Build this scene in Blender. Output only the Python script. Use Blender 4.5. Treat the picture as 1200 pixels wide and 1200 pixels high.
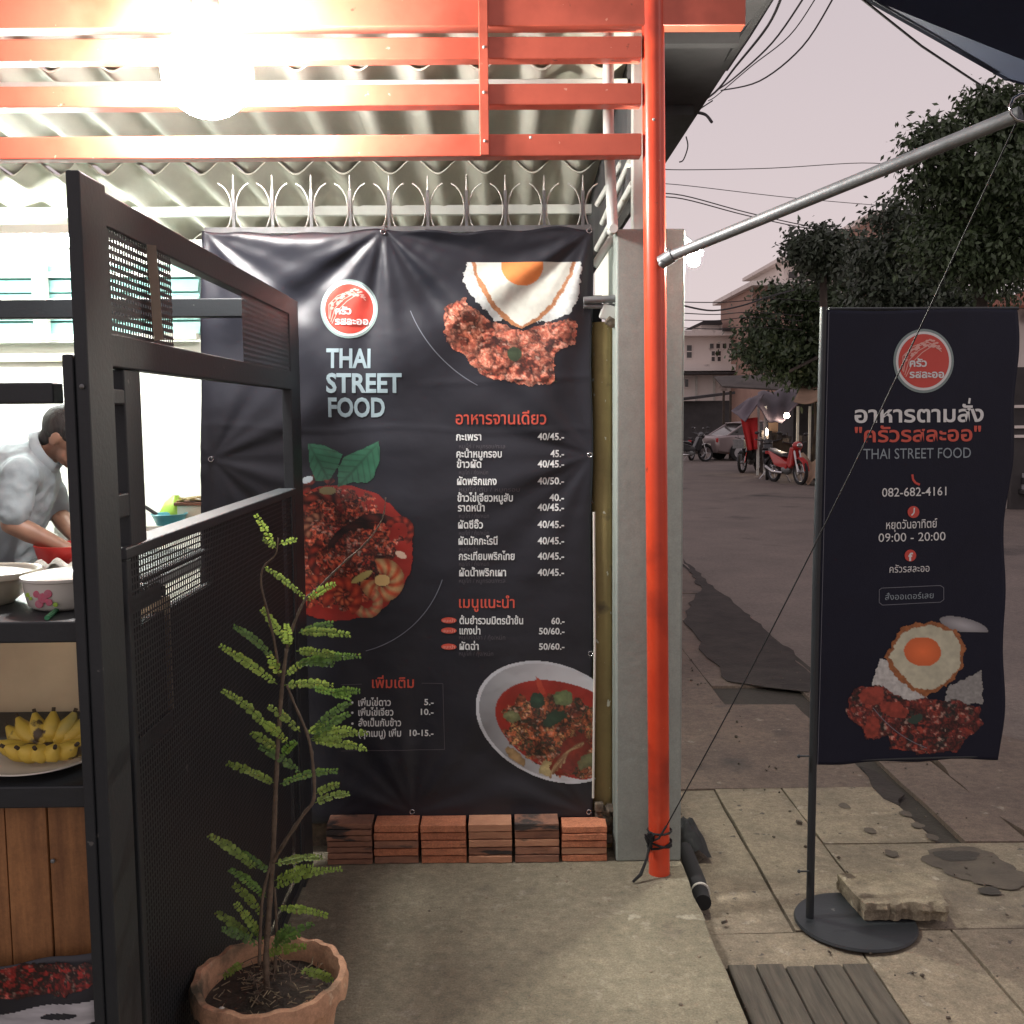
import bpy, math, random
import numpy as np
from mathutils import Vector, Matrix, Euler, noise as mnoise

for _o in list(bpy.data.objects): bpy.data.objects.remove(_o)
SC = bpy.context.scene
COL = SC.collection
R = math.radians
rnd = random.Random(7)

# ---------------------------------------------------------------- camera
CAM = Vector((0.0, 0.0, 1.5))
YAW, PITCH, ROLL = 0.573, 5.38, -0.5
cd = bpy.data.cameras.new('camera'); cam = bpy.data.objects.new('camera', cd); COL.objects.link(cam)
cd.sensor_width = 36; cd.lens = 36; cd.clip_start = 0.02; cd.clip_end = 2000
CR = Matrix.Rotation(R(-YAW), 3, 'Z') @ Matrix.Rotation(R(90 - PITCH), 3, 'X') @ Matrix.Rotation(R(ROLL), 3, 'Z')
cam.location = CAM; cam.rotation_euler = CR.to_euler(); SC.camera = cam
# ---------------------------------------------------------------- sky, sun, exposure
wd = bpy.data.worlds.new('World'); SC.world = wd; wd.use_nodes = True
nt = wd.node_tree; bg = nt.nodes['Background']
sky = nt.nodes.new('ShaderNodeTexSky'); sky.sky_type = 'NISHITA'; sky.sun_disc = False
sky.sun_elevation = R(1.5); sky.sun_rotation = R(300)
tc = nt.nodes.new('ShaderNodeTexCoord'); sep = nt.nodes.new('ShaderNodeSeparateXYZ'); nt.links.new(tc.outputs['Generated'], sep.inputs[0])
rp = nt.nodes.new('ShaderNodeValToRGB'); nt.links.new(sep.outputs['Z'], rp.inputs[0])
rp.color_ramp.elements[0].position = 0.0; rp.color_ramp.elements[0].color = (7.7, 6.5, 6.5, 1)
rp.color_ramp.elements[1].position = 0.6; rp.color_ramp.elements[1].color = (5.5, 4.8, 5.2, 1)
mx = nt.nodes.new('ShaderNodeMix'); mx.data_type = 'RGBA'; mx.inputs[0].default_value = 0.92
nt.links.new(sky.outputs[0], mx.inputs[6]); nt.links.new(rp.outputs[0], mx.inputs[7])
nt.links.new(mx.outputs[2], bg.inputs[0]); bg.inputs[1].default_value = 0.1
sl = bpy.data.lights.new('sun', 'SUN'); sl.energy = 0.12; sl.angle = R(20); sl.color = (1, .86, .8)
so = bpy.data.objects.new('sun', sl); COL.objects.link(so); so.rotation_euler = (R(75), 0, R(60))
SC.view_settings.view_transform = 'Standard'; SC.view_settings.look = 'None'
SC.view_settings.exposure = 0.12; SC.view_settings.gamma = 1; SC.view_settings.use_curve_mapping = False
SC.render.engine = 'CYCLES'; SC.cycles.use_denoising = True
SC.cycles.max_bounces = 8; SC.cycles.sample_clamp_indirect = 6

# ---------------------------------------------------------------- photo ray helpers (1200 px frame)
def ray(px, py): return CR @ Vector(((px - 600) / 1200, -(py - 600) / 1200, -1))
def aY(px, py, Y): d = ray(px, py); return CAM + d * (Y / d.y)
def aZ(px, py, Z): d = ray(px, py); return CAM + d * ((Z - CAM.z) / d.z)
def aX(px, py, X): d = ray(px, py); return CAM + d * (X / d.x)
def aP(px, py, p, n): d = ray(px, py); return CAM + d * ((p - CAM).dot(n) / d.dot(n))
NR = np.array(CR)
def rays(px, py):
    d = np.stack([(px - 600) / 1200, -(py - 600) / 1200, -np.ones_like(px)], -1)
    return d @ NR.T

# ---------------------------------------------------------------- mesh helpers
class MB:
    def __init__(s): s.v = []; s.f = []
    def add(s, vs, fs):
        o = len(s.v); s.v += [tuple(v) for v in vs]; s.f += [tuple(i + o for i in f) for f in fs]; return s
    def box(s, x0, x1, y0, y1, z0, z1):
        return s.add([(x0,y0,z0),(x1,y0,z0),(x1,y1,z0),(x0,y1,z0),(x0,y0,z1),(x1,y0,z1),(x1,y1,z1),(x0,y1,z1)],
            [(0,3,2,1),(4,5,6,7),(0,1,5,4),(1,2,6,5),(2,3,7,6),(3,0,4,7)])
    def obox(s, c, sz, rz=0, rx=0, ry=0):
        m = Euler((rx, ry, rz)).to_matrix(); c = Vector(c); a, b, h = [q / 2 for q in sz]
        P = [c + m @ Vector(q) for q in [(-a,-b,-h),(a,-b,-h),(a,b,-h),(-a,b,-h),(-a,-b,h),(a,-b,h),(a,b,h),(-a,b,h)]]
        return s.add(P, [(0,3,2,1),(4,5,6,7),(0,1,5,4),(1,2,6,5),(2,3,7,6),(3,0,4,7)])
    def tube(s, pts, r, n=8, caps=True):
        pts = [Vector(p) for p in pts]; rs = r if isinstance(r, (list, tuple)) else [r] * len(pts)
        V = []; F = []; up = None
        for i, p in enumerate(pts):
            t = (pts[min(i + 1, len(pts) - 1)] - pts[max(i - 1, 0)]).normalized()
            if up is None:
                up = Vector((0, 0, 1)) if abs(t.z) < .9 else Vector((1, 0, 0))
            a = t.cross(up).normalized(); b = a.cross(t).normalized(); up = b
            for k in range(n):
                q = 2 * math.pi * k / n; V.append(p + (a * math.cos(q) + b * math.sin(q)) * rs[i])
        for i in range(len(pts) - 1):
            for k in range(n):
                F.append((i*n+k, i*n+(k+1)%n, (i+1)*n+(k+1)%n, (i+1)*n+k))
        if caps: F += [tuple(range(n))[::-1], tuple((len(pts)-1)*n+k for k in range(n))]
        return s.add(V, F)
    def lathe(s, prof, c, n=32, fn=None, cap0=True, cap1=False):
        V = []; F = []; c = Vector(c)
        for i, (r, z) in enumerate(prof):
            for k in range(n):
                q = 2 * math.pi * k / n; rr, zz = (r, z) if fn is None else fn(r, z, q, i)
                V.append(c + Vector((rr * math.cos(q), rr * math.sin(q), zz)))
        for i in range(len(prof) - 1):
            for k in range(n): F.append((i*n+k, i*n+(k+1)%n, (i+1)*n+(k+1)%n, (i+1)*n+k))
        if cap0: F.append(tuple(range(n))[::-1])
        if cap1: F.append(tuple((len(prof)-1)*n+k for k in range(n)))
        return s.add(V, F)
    def prism(s, poly, d):       # poly: list of 3D points (planar), d: extrude vector
        d = Vector(d); n = len(poly); P = [Vector(p) for p in poly]
        return s.add(P + [p + d for p in P], [tuple(range(n))[::-1], tuple(range(n, 2*n))] + [(i, (i+1)%n, n+(i+1)%n, n+i) for i in range(n)])
    def ball(s, c, r, n=12, m=8, sc=(1,1,1), rot=None):
        V = []; F = []; c = Vector(c)
        for i in range(m + 1):
            t = math.pi * i / m
            for k in range(n):
                q = 2*math.pi*k/n; p = Vector((r*sc[0]*math.sin(t)*math.cos(q), r*sc[1]*math.sin(t)*math.sin(q), r*sc[2]*math.cos(t)))
                V.append(c + (rot @ p if rot else p))
        for i in range(m):
            for k in range(n): F.append((i*n+k, (i+1)*n+k, (i+1)*n+(k+1)%n, i*n+(k+1)%n))
        return s.add(V, F)
    def build(s, name, mat, parent=None, smooth=False, bevel=0, label=None, kind=None, jit=0):
        me = bpy.data.meshes.new(name)
        off = Vector((0,0,0)); q = parent
        while q is not None: off += q.location; q = q.parent
        V = [(a-off.x, b-off.y, c-off.z) for a, b, c in s.v]
        me.from_pydata(V, [], s.f); me.materials.append(mat); me.validate()
        o = bpy.data.objects.new(name, me); COL.objects.link(o); o.parent = parent
        if smooth is True: me.shade_smooth()
        elif smooth: 
            me.shade_smooth(); me.set_sharp_from_angle(angle=R(smooth))
        if bevel:
            b = o.modifiers.new('b', 'BEVEL'); b.width = bevel; b.segments = 2; b.limit_method = 'ANGLE'
        if label: o['label'] = label
        if kind: o['kind'] = kind
        return o
def tag(o, label, cat, group=None):
    o['label'] = label; o['category'] = cat
    if group: o['group'] = group
    return o
def thing(name, loc, label, cat, group=None):
    o = bpy.data.objects.new(name, None); COL.objects.link(o); o.location = loc; o.empty_display_size = .1
    return tag(o, label, cat, group)
def struct(o): o['kind'] = 'structure'; return o
def copy_tree(o, parent=None):
    c = o.copy(); COL.objects.link(c); c.parent = parent
    for ch in o.children: copy_tree(ch, c)
    return c

# ---------------------------------------------------------------- materials
def mat(name, c1, c2=None, scale=6, rough=.6, metal=0, bump=0, bscale=80, spots=None, rvar=0, stretch=(1,1,1), coat=0, detail=6, spec=.5, grain=0):
    m = bpy.data.materials.new(name); m.use_nodes = True; t = m.node_tree; N = t.nodes; L = t.links; b = N['Principled BSDF']
    b.inputs['Metallic'].default_value = metal; b.inputs['Roughness'].default_value = rough
    b.inputs['Coat Weight'].default_value = coat; b.inputs['Specular IOR Level'].default_value = spec
    g = N.new('ShaderNodeNewGeometry'); mp = N.new('ShaderNodeMapping'); L.new(g.outputs['Position'], mp.inputs[0]); mp.inputs['Scale'].default_value = stretch
    n = N.new('ShaderNodeTexNoise'); n.inputs['Scale'].default_value = scale; n.inputs['Detail'].default_value = detail; n.inputs['Roughness'].default_value = .62
    L.new(mp.outputs[0], n.inputs['Vector'])
    r = N.new('ShaderNodeValToRGB'); r.color_ramp.elements[0].position = .33; r.color_ramp.elements[1].position = .68
    c2 = c2 or tuple(x * .75 for x in c1)
    r.color_ramp.elements[0].color = (*c2, 1); r.color_ramp.elements[1].color = (*c1, 1); L.new(n.outputs['Fac'], r.inputs[0])
    out = r.outputs[0]
    for sp in (spots or []):    # (colour, scale, threshold, softness)
        n2 = N.new('ShaderNodeTexNoise'); n2.inputs['Scale'].default_value = sp[1]; n2.inputs['Detail'].default_value = 5
        L.new(mp.outputs[0], n2.inputs['Vector'])
        r2 = N.new('ShaderNodeValToRGB'); r2.color_ramp.elements[0].position = sp[2]; r2.color_ramp.elements[1].position = sp[2] + sp[3]
        L.new(n2.outputs['Fac'], r2.inputs[0])
        mm = N.new('ShaderNodeMix'); mm.data_type = 'RGBA'; L.new(r2.outputs[0], mm.inputs[0]); L.new(out, mm.inputs[6]); mm.inputs[7].default_value = (*sp[0], 1)
        out = mm.outputs[2]
    if grain:
        for gs, ga in ((170, grain), (28, grain*.8)):
            n4 = N.new('ShaderNodeTexNoise'); n4.inputs['Scale'].default_value = gs; n4.inputs['Detail'].default_value = 4; n4.inputs['Roughness'].default_value = .8; L.new(g.outputs['Position'], n4.inputs['Vector'])
            mr4 = N.new('ShaderNodeMapRange'); L.new(n4.outputs['Fac'], mr4.inputs[0]); mr4.inputs[1].default_value = .3; mr4.inputs[2].default_value = .7; mr4.inputs[3].default_value = 1-ga; mr4.inputs[4].default_value = 1+ga
            hv = N.new('ShaderNodeHueSaturation'); L.new(out, hv.inputs['Color']); L.new(mr4.outputs[0], hv.inputs['Value']); out = hv.outputs[0]
    L.new(out, b.inputs['Base Color'])
    if rvar:
        mr = N.new('ShaderNodeMapRange'); L.new(n.outputs['Fac'], mr.inputs[0]); mr.inputs[3].default_value = rough - rvar; mr.inputs[4].default_value = rough + rvar
        L.new(mr.outputs[0], b.inputs['Roughness'])
    if bump:
        n3 = N.new('ShaderNodeTexNoise'); n3.inputs['Scale'].default_value = bscale; n3.inputs['Detail'].default_value = 6; L.new(mp.outputs[0], n3.inputs['Vector'])
        bm = N.new('ShaderNodeBump'); bm.inputs['Strength'].default_value = bump; bm.inputs['Distance'].default_value = .01
        L.new(n3.outputs['Fac'], bm.inputs['Height']); L.new(bm.outputs[0], b.inputs['Normal'])
    return m
def emit(name, c, s):
    m = bpy.data.materials.new(name); m.use_nodes = True; b = m.node_tree.nodes['Principled BSDF']
    b.inputs['Base Color'].default_value = (*c, 1); b.inputs['Emission Color'].default_value = (*c, 1); b.inputs['Emission Strength'].default_value = s; return m
def colmat(name, rough=.5, spec=.5, bump=0):
    m = bpy.data.materials.new(name); m.use_nodes = True; b = m.node_tree.nodes['Principled BSDF']
    a = m.node_tree.nodes.new('ShaderNodeAttribute'); a.attribute_name = 'Col'; m.node_tree.links.new(a.outputs['Color'], b.inputs['Base Color'])
    b.inputs['Roughness'].default_value = rough; b.inputs['Specular IOR Level'].default_value = spec; return m
def leafmat(name, c1, c2, tr=.25):
    m = mat(name, c1, c2, scale=9, rough=.5); b = m.node_tree.nodes['Principled BSDF']
    oi = m.node_tree.nodes.new('ShaderNodeNewGeometry'); h = m.node_tree.nodes.new('ShaderNodeHueSaturation')
    l = b.inputs['Base Color'].links[0].from_socket; m.node_tree.links.new(l, h.inputs['Color'])
    mr = m.node_tree.nodes.new('ShaderNodeMapRange'); m.node_tree.links.new(oi.outputs['Random Per Island'], mr.inputs[0])
    mr.inputs[3].default_value = .55; mr.inputs[4].default_value = 1.45; m.node_tree.links.new(mr.outputs[0], h.inputs['Value'])
    m.node_tree.links.new(h.outputs[0], b.inputs['Base Color'])
    return m

M = {}
M['concrete'] = mat('floor_concrete', grain=.38, c1=(.235,.21,.145), c2=(.15,.132,.09), scale=2.2, rough=.85, bump=.5, bscale=90, detail=10, spots=[((.25,.235,.18), 14, .60, .2), ((.12,.10,.075), 5, .64, .14), ((.31,.29,.22), 1.9, .665, .012)])
M['slab'] = mat('pavement_concrete', grain=.38, c1=(.26,.215,.15), c2=(.17,.14,.10), scale=3.1, rough=.85, bump=.6, bscale=45, detail=9, spots=[((.10,.08,.06), 2.3, .54, .16), ((.30,.26,.2), 15, .64, .06), ((.07,.06,.05), 26, .68, .04)])
M['slab_far'] = mat('pavement_brown', grain=.38, c1=(.15,.11,.085), c2=(.095,.07,.058), scale=2, rough=.9, bump=.4, bscale=40, spots=[((.045,.04,.037), 2.2, .6, .1), ((.2,.17,.14), 12, .67, .06)])
M['stain'] = mat('dark_stain', (.105,.085,.064), (.065,.053,.042), rough=.9, scale=9, bump=.4)
M['stain2'] = mat('darker_stain', (.05,.042,.034), (.035,.03,.025), rough=.85, scale=9, bump=.4)
M['joint'] = mat('joint_dirt', (.045,.038,.03), rough=.95, scale=20, bump=.5)
M['asphalt'] = mat('asphalt', grain=.35, c1=(.19,.152,.128), c2=(.13,.105,.09), scale=1.2, rough=.85, bump=.6, bscale=90, spots=[((.035,.03,.028), .6, .58, .1), ((.12,.095,.08), 30, .68, .05)])
M['asphalt_wet'] = mat('damp_asphalt', (.06,.05,.045), (.035,.03,.028), scale=5, rough=.9, bump=.8, bscale=40, spec=.2)
M['orange'] = mat('orange_paint', (.66,.135,.08), (.56,.11,.065), scale=7, rough=.38, bump=.05, bscale=30, spots=[((.42,.08,.045), 2.6, .54, .12), ((.72,.30,.21), 44, .715, .02), ((.20,.05,.03), 24, .70, .04)])
M['red'] = mat('red_orange_paint', (.68,.075,.028), (.55,.05,.02), scale=5, rough=.28, bump=.04, bscale=25, spots=[((.36,.04,.02), 3.1, .54, .1), ((.66,.3,.2), 46, .73, .02), ((.14,.03,.02), 26, .71, .04)])
M['column'] = mat('grey_painted_column', grain=.10, c1=(.31,.35,.315), c2=(.26,.295,.265), scale=3, rough=.6, bump=.12, bscale=30, spots=[((.22,.21,.18), 4, .66, .1), ((.5,.5,.47), 40, .74, .02)])
M['roof'] = mat('fibre_cement_sheet', (.62,.60,.52), (.48,.46,.39), scale=4, rough=.8, bump=.1, spots=[((.3,.28,.23), 3, .64, .1)], stretch=(1,.4,1))
M['white_steel'] = mat('white_painted_steel', (.62,.63,.58), (.5,.5,.46), scale=6, rough=.5, spots=[((.3,.24,.17), 12, .7, .05)])
M['galv'] = mat('galvanised_steel', (.26,.27,.27), (.17,.18,.18), scale=14, rough=.5, metal=.55, bump=.08, bscale=60, spots=[((.16,.15,.14), 5, .6, .1)])
M['black_steel'] = mat('black_painted_steel', (.019,.023,.026), (.013,.016,.019), scale=6, rough=.5, bump=.06, bscale=120, spots=[((.09,.09,.085), 24, .73, .02)])
M['black_plain'] = mat('black_paint', (.012,.012,.015), rough=.45, scale=8)
M['dark_in'] = mat('dark_lining', (.012,.013,.016), rough=.8)
M['vinyl'] = mat('black_vinyl_print', (.009,.010,.018), (.007,.008,.014), scale=3, rough=.47, bump=.05, bscale=40, spec=.65, rvar=.06)
M['flagcloth'] = mat('black_flag_fabric', (.006,.008,.022), (.005,.006,.017), scale=3, rough=.6, bump=.08, bscale=300, spec=.3)
M['terracotta'] = mat('terracotta', grain=.22, c1=(.56,.33,.20), c2=(.38,.21,.12), scale=5, rough=.85, bump=.4, bscale=30, spots=[((.10,.085,.055), 6, .58, .1), ((.5,.36,.24), 18, .66, .05)])
M['brick'] = mat('red_clay_brick', grain=.3, c1=(.52,.20,.10), c2=(.42,.155,.08), scale=8, rough=.85, bump=.4, bscale=70, stretch=(1,1,4), spots=[((.16,.08,.055), 9, .68, .08)])
M['brick2'] = mat('pale_clay_brick', (.54,.28,.16), (.40,.19,.11), scale=9, rough=.85, bump=.4, bscale=70, stretch=(1,1,4), spots=[((.14,.09,.06), 9, .62, .06)])
M['brick3'] = mat('dark_clay_brick', (.36,.17,.10), (.18,.09,.06), scale=9, rough=.88, bump=.4, bscale=70, stretch=(1,1,4), spots=[((.05,.04,.035), 7, .56, .06)])  # darker brown brick with near-black blotches in the colour
M['stone'] = mat('concrete_block', grain=.38, c1=(.26,.22,.15), c2=(.16,.13,.09), scale=9, rough=.9, bump=.7, bscale=40, spots=[((.42,.38,.28), 18, .64, .05), ((.08,.06,.04), 11, .62, .08)])
M['board'] = mat('weathered_board', (.105,.09,.068), (.05,.043,.034), scale=10, rough=.85, bump=.4, bscale=30, stretch=(6,.5,1))
M['plank'] = mat('varnished_plank', grain=.15, c1=(.34,.16,.06), c2=(.17,.075,.03), scale=6, rough=.5, bump=.12, bscale=20, stretch=(7,7,.6), spots=[((.06,.03,.015), 3, .66, .06)])
M['bark'] = mat('plant_bark', (.17,.125,.085), (.09,.065,.045), scale=40, rough=.8, bump=.5, bscale=150)
M['leaf'] = leafmat('plant_leaflet', (.27,.37,.09), (.17,.26,.05))
M['leaf_dark'] = leafmat('dark_leaflet', (.14,.24,.07), (.09,.17,.05))
M['soil'] = mat('potting_soil', (.06,.045,.032), (.02,.016,.012), scale=30, rough=.95, bump=1, bscale=60)
M['straw'] = mat('dry_straw', (.35,.29,.18), (.2,.15,.09), scale=30, rough=.8)
M['rope'] = mat('black_rope', (.012,.012,.013), rough=.8)
M['ochre'] = mat('ochre_post', (.33,.25,.10), (.23,.17,.07), scale=5, rough=.8, bump=.3, bscale=20, spots=[((.62,.60,.5), 32, .66, .03), ((.12,.09,.05), 9, .63, .1)])
M['dirt'] = mat('dirty_rubble', (.16,.12,.08), (.06,.05,.04), scale=25, rough=.95, bump=1, bscale=40)
M['white'] = mat('white_plaster', (.78,.78,.72), (.7,.7,.64), scale=2, rough=.8)
M['cream'] = mat('cream_ceramic', (.62,.58,.46), (.5,.46,.35), scale=7, rough=.3, coat=.3)
M['enamel'] = mat('white_enamel', (.74,.72,.64), (.68,.66,.58), scale=6, rough=.25, coat=.4)
M['pink'] = mat('pink_print', (.65,.09,.16), (.5,.2,.25), scale=80, rough=.4)
M['green'] = mat('green_plastic', (.05,.28,.12), rough=.4)
M['lime'] = mat('lime_plastic_bag', (.4,.62,.08), (.3,.5,.05), scale=20, rough=.4)
M['bluep'] = mat('pale_blue_plastic', (.1,.42,.5), rough=.35)
M['blue'] = mat('blue_painted_pipe', (.03,.12,.55), (.02,.09,.4), rough=.4)
M['banana'] = mat('banana_skin', (.78,.58,.10), (.66,.46,.06), scale=14, rough=.5, spots=[((.10,.07,.035), 26, .60, .05), ((.45,.4,.12), 9, .6, .1)])
M['banana_tip'] = mat('banana_tip', (.07,.05,.03), rough=.8)
M['bag'] = mat('beige_plastic_sheet', (.50,.43,.34), (.36,.30,.24), scale=3, rough=.4, bump=.3, bscale=9, spots=[((.55,.2,.06), 2.2, .6, .15)])
M['skin'] = mat('skin', (.30,.16,.105), (.25,.13,.085), scale=20, rough=.5)
M['polo'] = mat('grey_polo_cotton', (.34,.38,.40), (.29,.33,.35), scale=14, rough=.9, bump=.3, bscale=20)
M['hair'] = mat('black_hair', (.03,.026,.024), (.012,.01,.01), scale=60, rough=.75, bump=.4, bscale=120, stretch=(1,1,.2))
M['trouser'] = mat('dark_trousers', (.03,.03,.035), rough=.9)
M['redp'] = mat('red_plastic', (.55,.03,.025), rough=.35)
M['cloth_w'] = mat('white_rag', (.6,.58,.52), (.45,.43,.38), scale=20, rough=.9, bump=.5)
M['brownlid'] = mat('brown_board', (.2,.08,.045), (.12,.05,.03), scale=20, rough=.7)
M['navy'] = mat('navy_awning', (.012,.026,.075), (.009,.018,.055), scale=5, rough=.7)
M['soffit'] = mat('weathered_soffit', (.085,.08,.085), (.05,.048,.05), scale=3, rough=.9, bump=.4, bscale=14)
M['tree_leaf'] = leafmat('tree_leaf', (.07,.105,.045), (.035,.055,.025))
M['tree_leaf2'] = leafmat('tree_leaf_bluish', (.065,.088,.055), (.036,.05,.032))
M['trunk'] = mat('trunk_bark', (.07,.055,.04), (.04,.03,.025), rough=.9, bump=.5, bscale=10)
M['bldg'] = mat('pinkish_white_wall', (.84,.77,.72), (.74,.67,.62), scale=.6, rough=.9, spots=[((.25,.2,.18), 1.2, .62, .12)])
M['salmon'] = mat('salmon_wall', (.42,.27,.21), (.34,.21,.17), scale=.7, rough=.9)
M['darkglass'] = mat('dark_window_glass', (.05,.045,.045), rough=.15)
M['tin'] = mat('dark_tin_roof', (.06,.055,.055), (.035,.032,.032), scale=2, rough=.8)
M['greywood'] = mat('old_awning_wood', (.09,.075,.065), (.05,.042,.038), scale=2, rough=.9)
M['tarp'] = mat('mauve_tarpaulin', (.15,.115,.14), (.10,.08,.10), scale=1.5, rough=.7)
M['beige_tarp'] = mat('beige_tarpaulin', (.38,.25,.17), (.27,.18,.12), scale=1.5, rough=.8)
M['redcloth'] = mat('red_cloth', (.6,.03,.03), (.45,.02,.02), scale=2, rough=.8)
M['orange_tile'] = mat('clay_roof_tile', (.33,.12,.07), (.22,.08,.05), scale=1.5, rough=.85)
M['carpaint'] = mat('silver_mauve_car_paint', (.30,.24,.235), (.28,.225,.22), scale=1, rough=.3, metal=.35, coat=.6)
M['carwhite'] = mat('silver_car_paint', (.45,.45,.47), (.42,.42,.44), scale=1, rough=.3, metal=.3, coat=.6)
M['tyre'] = mat('tyre_rubber', (.02,.02,.02), rough=.85)
M['rim'] = mat('alloy_rim', (.4,.4,.41), rough=.3, metal=.8)
M['taillamp'] = emit('tail_lamp_glow', (1.0,.35,.2), 1.2)
M['tailred'] = mat('tail_lamp_red', (.5,.02,.02), rough=.2)
M['chrome'] = mat('chrome', (.6,.6,.6), rough=.15, metal=1)
M['bikeblack'] = mat('black_fairing', (.02,.02,.022), rough=.3, coat=.5)
M['bikered'] = mat('red_fairing', (.5,.02,.02), rough=.3, coat=.5)
M['wire'] = mat('cable_rubber', (.03,.027,.03), rough=.7)
M['teal'] = mat('teal_louvre_glass', (.28,.48,.45), (.22,.40,.38), scale=1, rough=.3)
M['print'] = colmat('printed_picture', rough=.42, spec=.7)
M['printflag'] = colmat('printed_flag_picture', rough=.55)
def translucent(m, w, col):
    t = m.node_tree; b = t.nodes['Principled BSDF']; tr = t.nodes.new('ShaderNodeBsdfTranslucent'); mx_ = t.nodes.new('ShaderNodeMixShader'); mx_.inputs[0].default_value = w
    if col is None: t.links.new(b.inputs['Base Color'].links[0].from_socket, tr.inputs[0])
    else: tr.inputs[0].default_value = (*col, 1)
    t.links.new(b.outputs[0], mx_.inputs[1]); t.links.new(tr.outputs[0], mx_.inputs[2]); t.links.new(mx_.outputs[0], t.nodes['Material Output'].inputs[0])
translucent(M['leaf'], .38, (.36,.50,.10)); translucent(M['leaf_dark'], .3, (.2,.36,.06)); translucent(M['bag'], .65, None)
def ink(n, c, r=.45): return mat(n, c, c, rough=r)
M['ink_white'] = ink('white_ink', (.72,.74,.72)); M['ink_red'] = ink('red_ink', (.62,.09,.055)); M['ink_grey'] = ink('grey_ink', (.27,.33,.36))
M['ink_blue'] = ink('pale_blue_ink', (.26,.34,.37)); M['ink_dim'] = ink('dim_ink', (.085,.075,.085)); M['ink_logo'] = ink('logo_red_ink', (.60,.065,.045))
M['ink_pink'] = ink('pink_ink', (.75,.40,.34)); M['ink_black'] = ink('dark_ink', (.02,.02,.03)); M['ink_ring'] = ink('grey_green_ink', (.22,.29,.28)); M['ink_line'] = ink('thin_line_ink', (.16,.17,.20))

# ================================================================ ground
SZ = -0.13; RZ = -0.22
YB = aZ(550, 1012, 0).y            # front of the brick row
EX = aZ(801, 1017, 0).x            # platform edge
g = MB().box(-45, 60, -12, 120, -1.0, -0.34); struct(g.build('ground', M['asphalt']))
# road: gently uneven sheet
def sheet(name, x0, x1, y0, y1, nx, ny, zf, m):
    b = MB(); V = [(x0+(x1-x0)*i/nx, y0+(y1-y0)*j/ny) for j in range(ny+1) for i in range(nx+1)]
    b.add([(x, y, zf(x, y)) for x, y in V], [(j*(nx+1)+i, j*(nx+1)+i+1, (j+1)*(nx+1)+i+1, (j+1)*(nx+1)+i) for j in range(ny) for i in range(nx)])
    return b.build(name, m, smooth=True)
def nz(x, y, s, a): return mnoise.noise(Vector((x*s, y*s, 3.3))) * a
struct(sheet('road', 1.3, 58, -4, 119, 120, 240, lambda x, y: RZ + nz(x, y, .8, .012), M['asphalt']))
# platform of the shop, one poured slab with a chipped edge
b = MB(); e = []
for i in range(45):
    y = -1 + i * .11; 
    if y > YB + .5: break
    e.append((EX + nz(y, 1, 6, .012), y))
poly = [(-4, -1)] + e + [(EX, YB + .6), (-4, YB + .6)]
b.prism([(x, y, -.3) for x, y in poly], (0, 0, .3)); plat = struct(b.build('platform', M['concrete'], bevel=.006))
b = MB(); rnd.seed(3)
for k in range(46):      # grit and crumbs on the slab
    x = rnd.uniform(-.25, .55); y = rnd.uniform(2.1, YB-.02) if k % 2 else rnd.uniform(YB-.35, YB-.02); r = rnd.uniform(.002, .006)
    b.ball((x, y, r*.3), r, 6, 4, (1, 1.3, .5))
struct(b.build('floor_grit', M['slab'])); bpy.data.objects['floor_grit']['kind'] = 'stuff'
tag(bpy.data.objects['floor_grit'], 'pale crumbs and grit scattered on the concrete platform', 'grit')
b = MB().box(-6, EX+.02, YB+.6, 9, -.3, -.004); struct(b.build('kitchen_floor', M['concrete']))
# pavement: bed + single slabs with open joints
pv = struct(MB().box(EX-.3, 2.0, -2, 60, -.33, SZ-.02).build('pavement', M['joint']))
def slab(x0, x1, y0, y1, m, dz=0, tilt=0):
    g_ = .0032; b = MB(); nx = max(2, int((x1-x0)/.12)); ny = max(2, int((y1-y0)/.12))
    def edge(t, s): return nz(t, s, 5, .007)
    T = []
    for j in range(ny+1):
        for i in range(nx+1):
            x = x0+g_+(x1-x0-2*g_)*i/nx; y = y0+g_+(y1-y0-2*g_)*j/ny
            if i in (0, nx): x += edge(y, x0 + 7*i)
            if j in (0, ny): y += edge(x, y0 + 9*j)
            T.append((x, y, SZ + dz + nz(x, y, 1.7, .005) + tilt*(i/nx-.5) - (.004 if (i in (0,nx) or j in (0,ny)) else 0)))
    F = [(j*(nx+1)+i, j*(nx+1)+i+1, (j+1)*(nx+1)+i+1, (j+1)*(nx+1)+i) for j in range(ny) for i in range(nx)]
    b.add(T, F)
    rim = [i for i in range(nx+1)] + [j*(nx+1)+nx for j in range(1, ny+1)] + [ny*(nx+1)+i for i in range(nx-1, -1, -1)] + [j*(nx+1) for j in range(ny-1, 0, -1)]
    n0 = len(T); B = [(T[i][0], T[i][1], SZ-.06) for i in rim]
    b.v += B; k = len(rim)
    b.f += [(rim[(i+1) % k], rim[i], n0+i, n0+(i+1) % k) for i in range(k)]
    b.build('paving_slab', m, pv, smooth=30)
YJ1 = aZ(1100, 1088, SZ).y; YJ2 = aZ(1040, 988, SZ).y; YJ3 = aZ(850, 924, SZ).y
S, SF = M['slab'], M['slab_far']
X1 = aZ(880, 1000, SZ).x; X2 = aZ(960, 982, SZ).x; X3 = aZ(1160, 1140, SZ).x; XG = aZ(1040, 915, SZ).x
slab(EX+.01, X3, -.5, 1.9, S); slab(X3, 2.0, .4, YJ1, S, .002)
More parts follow.
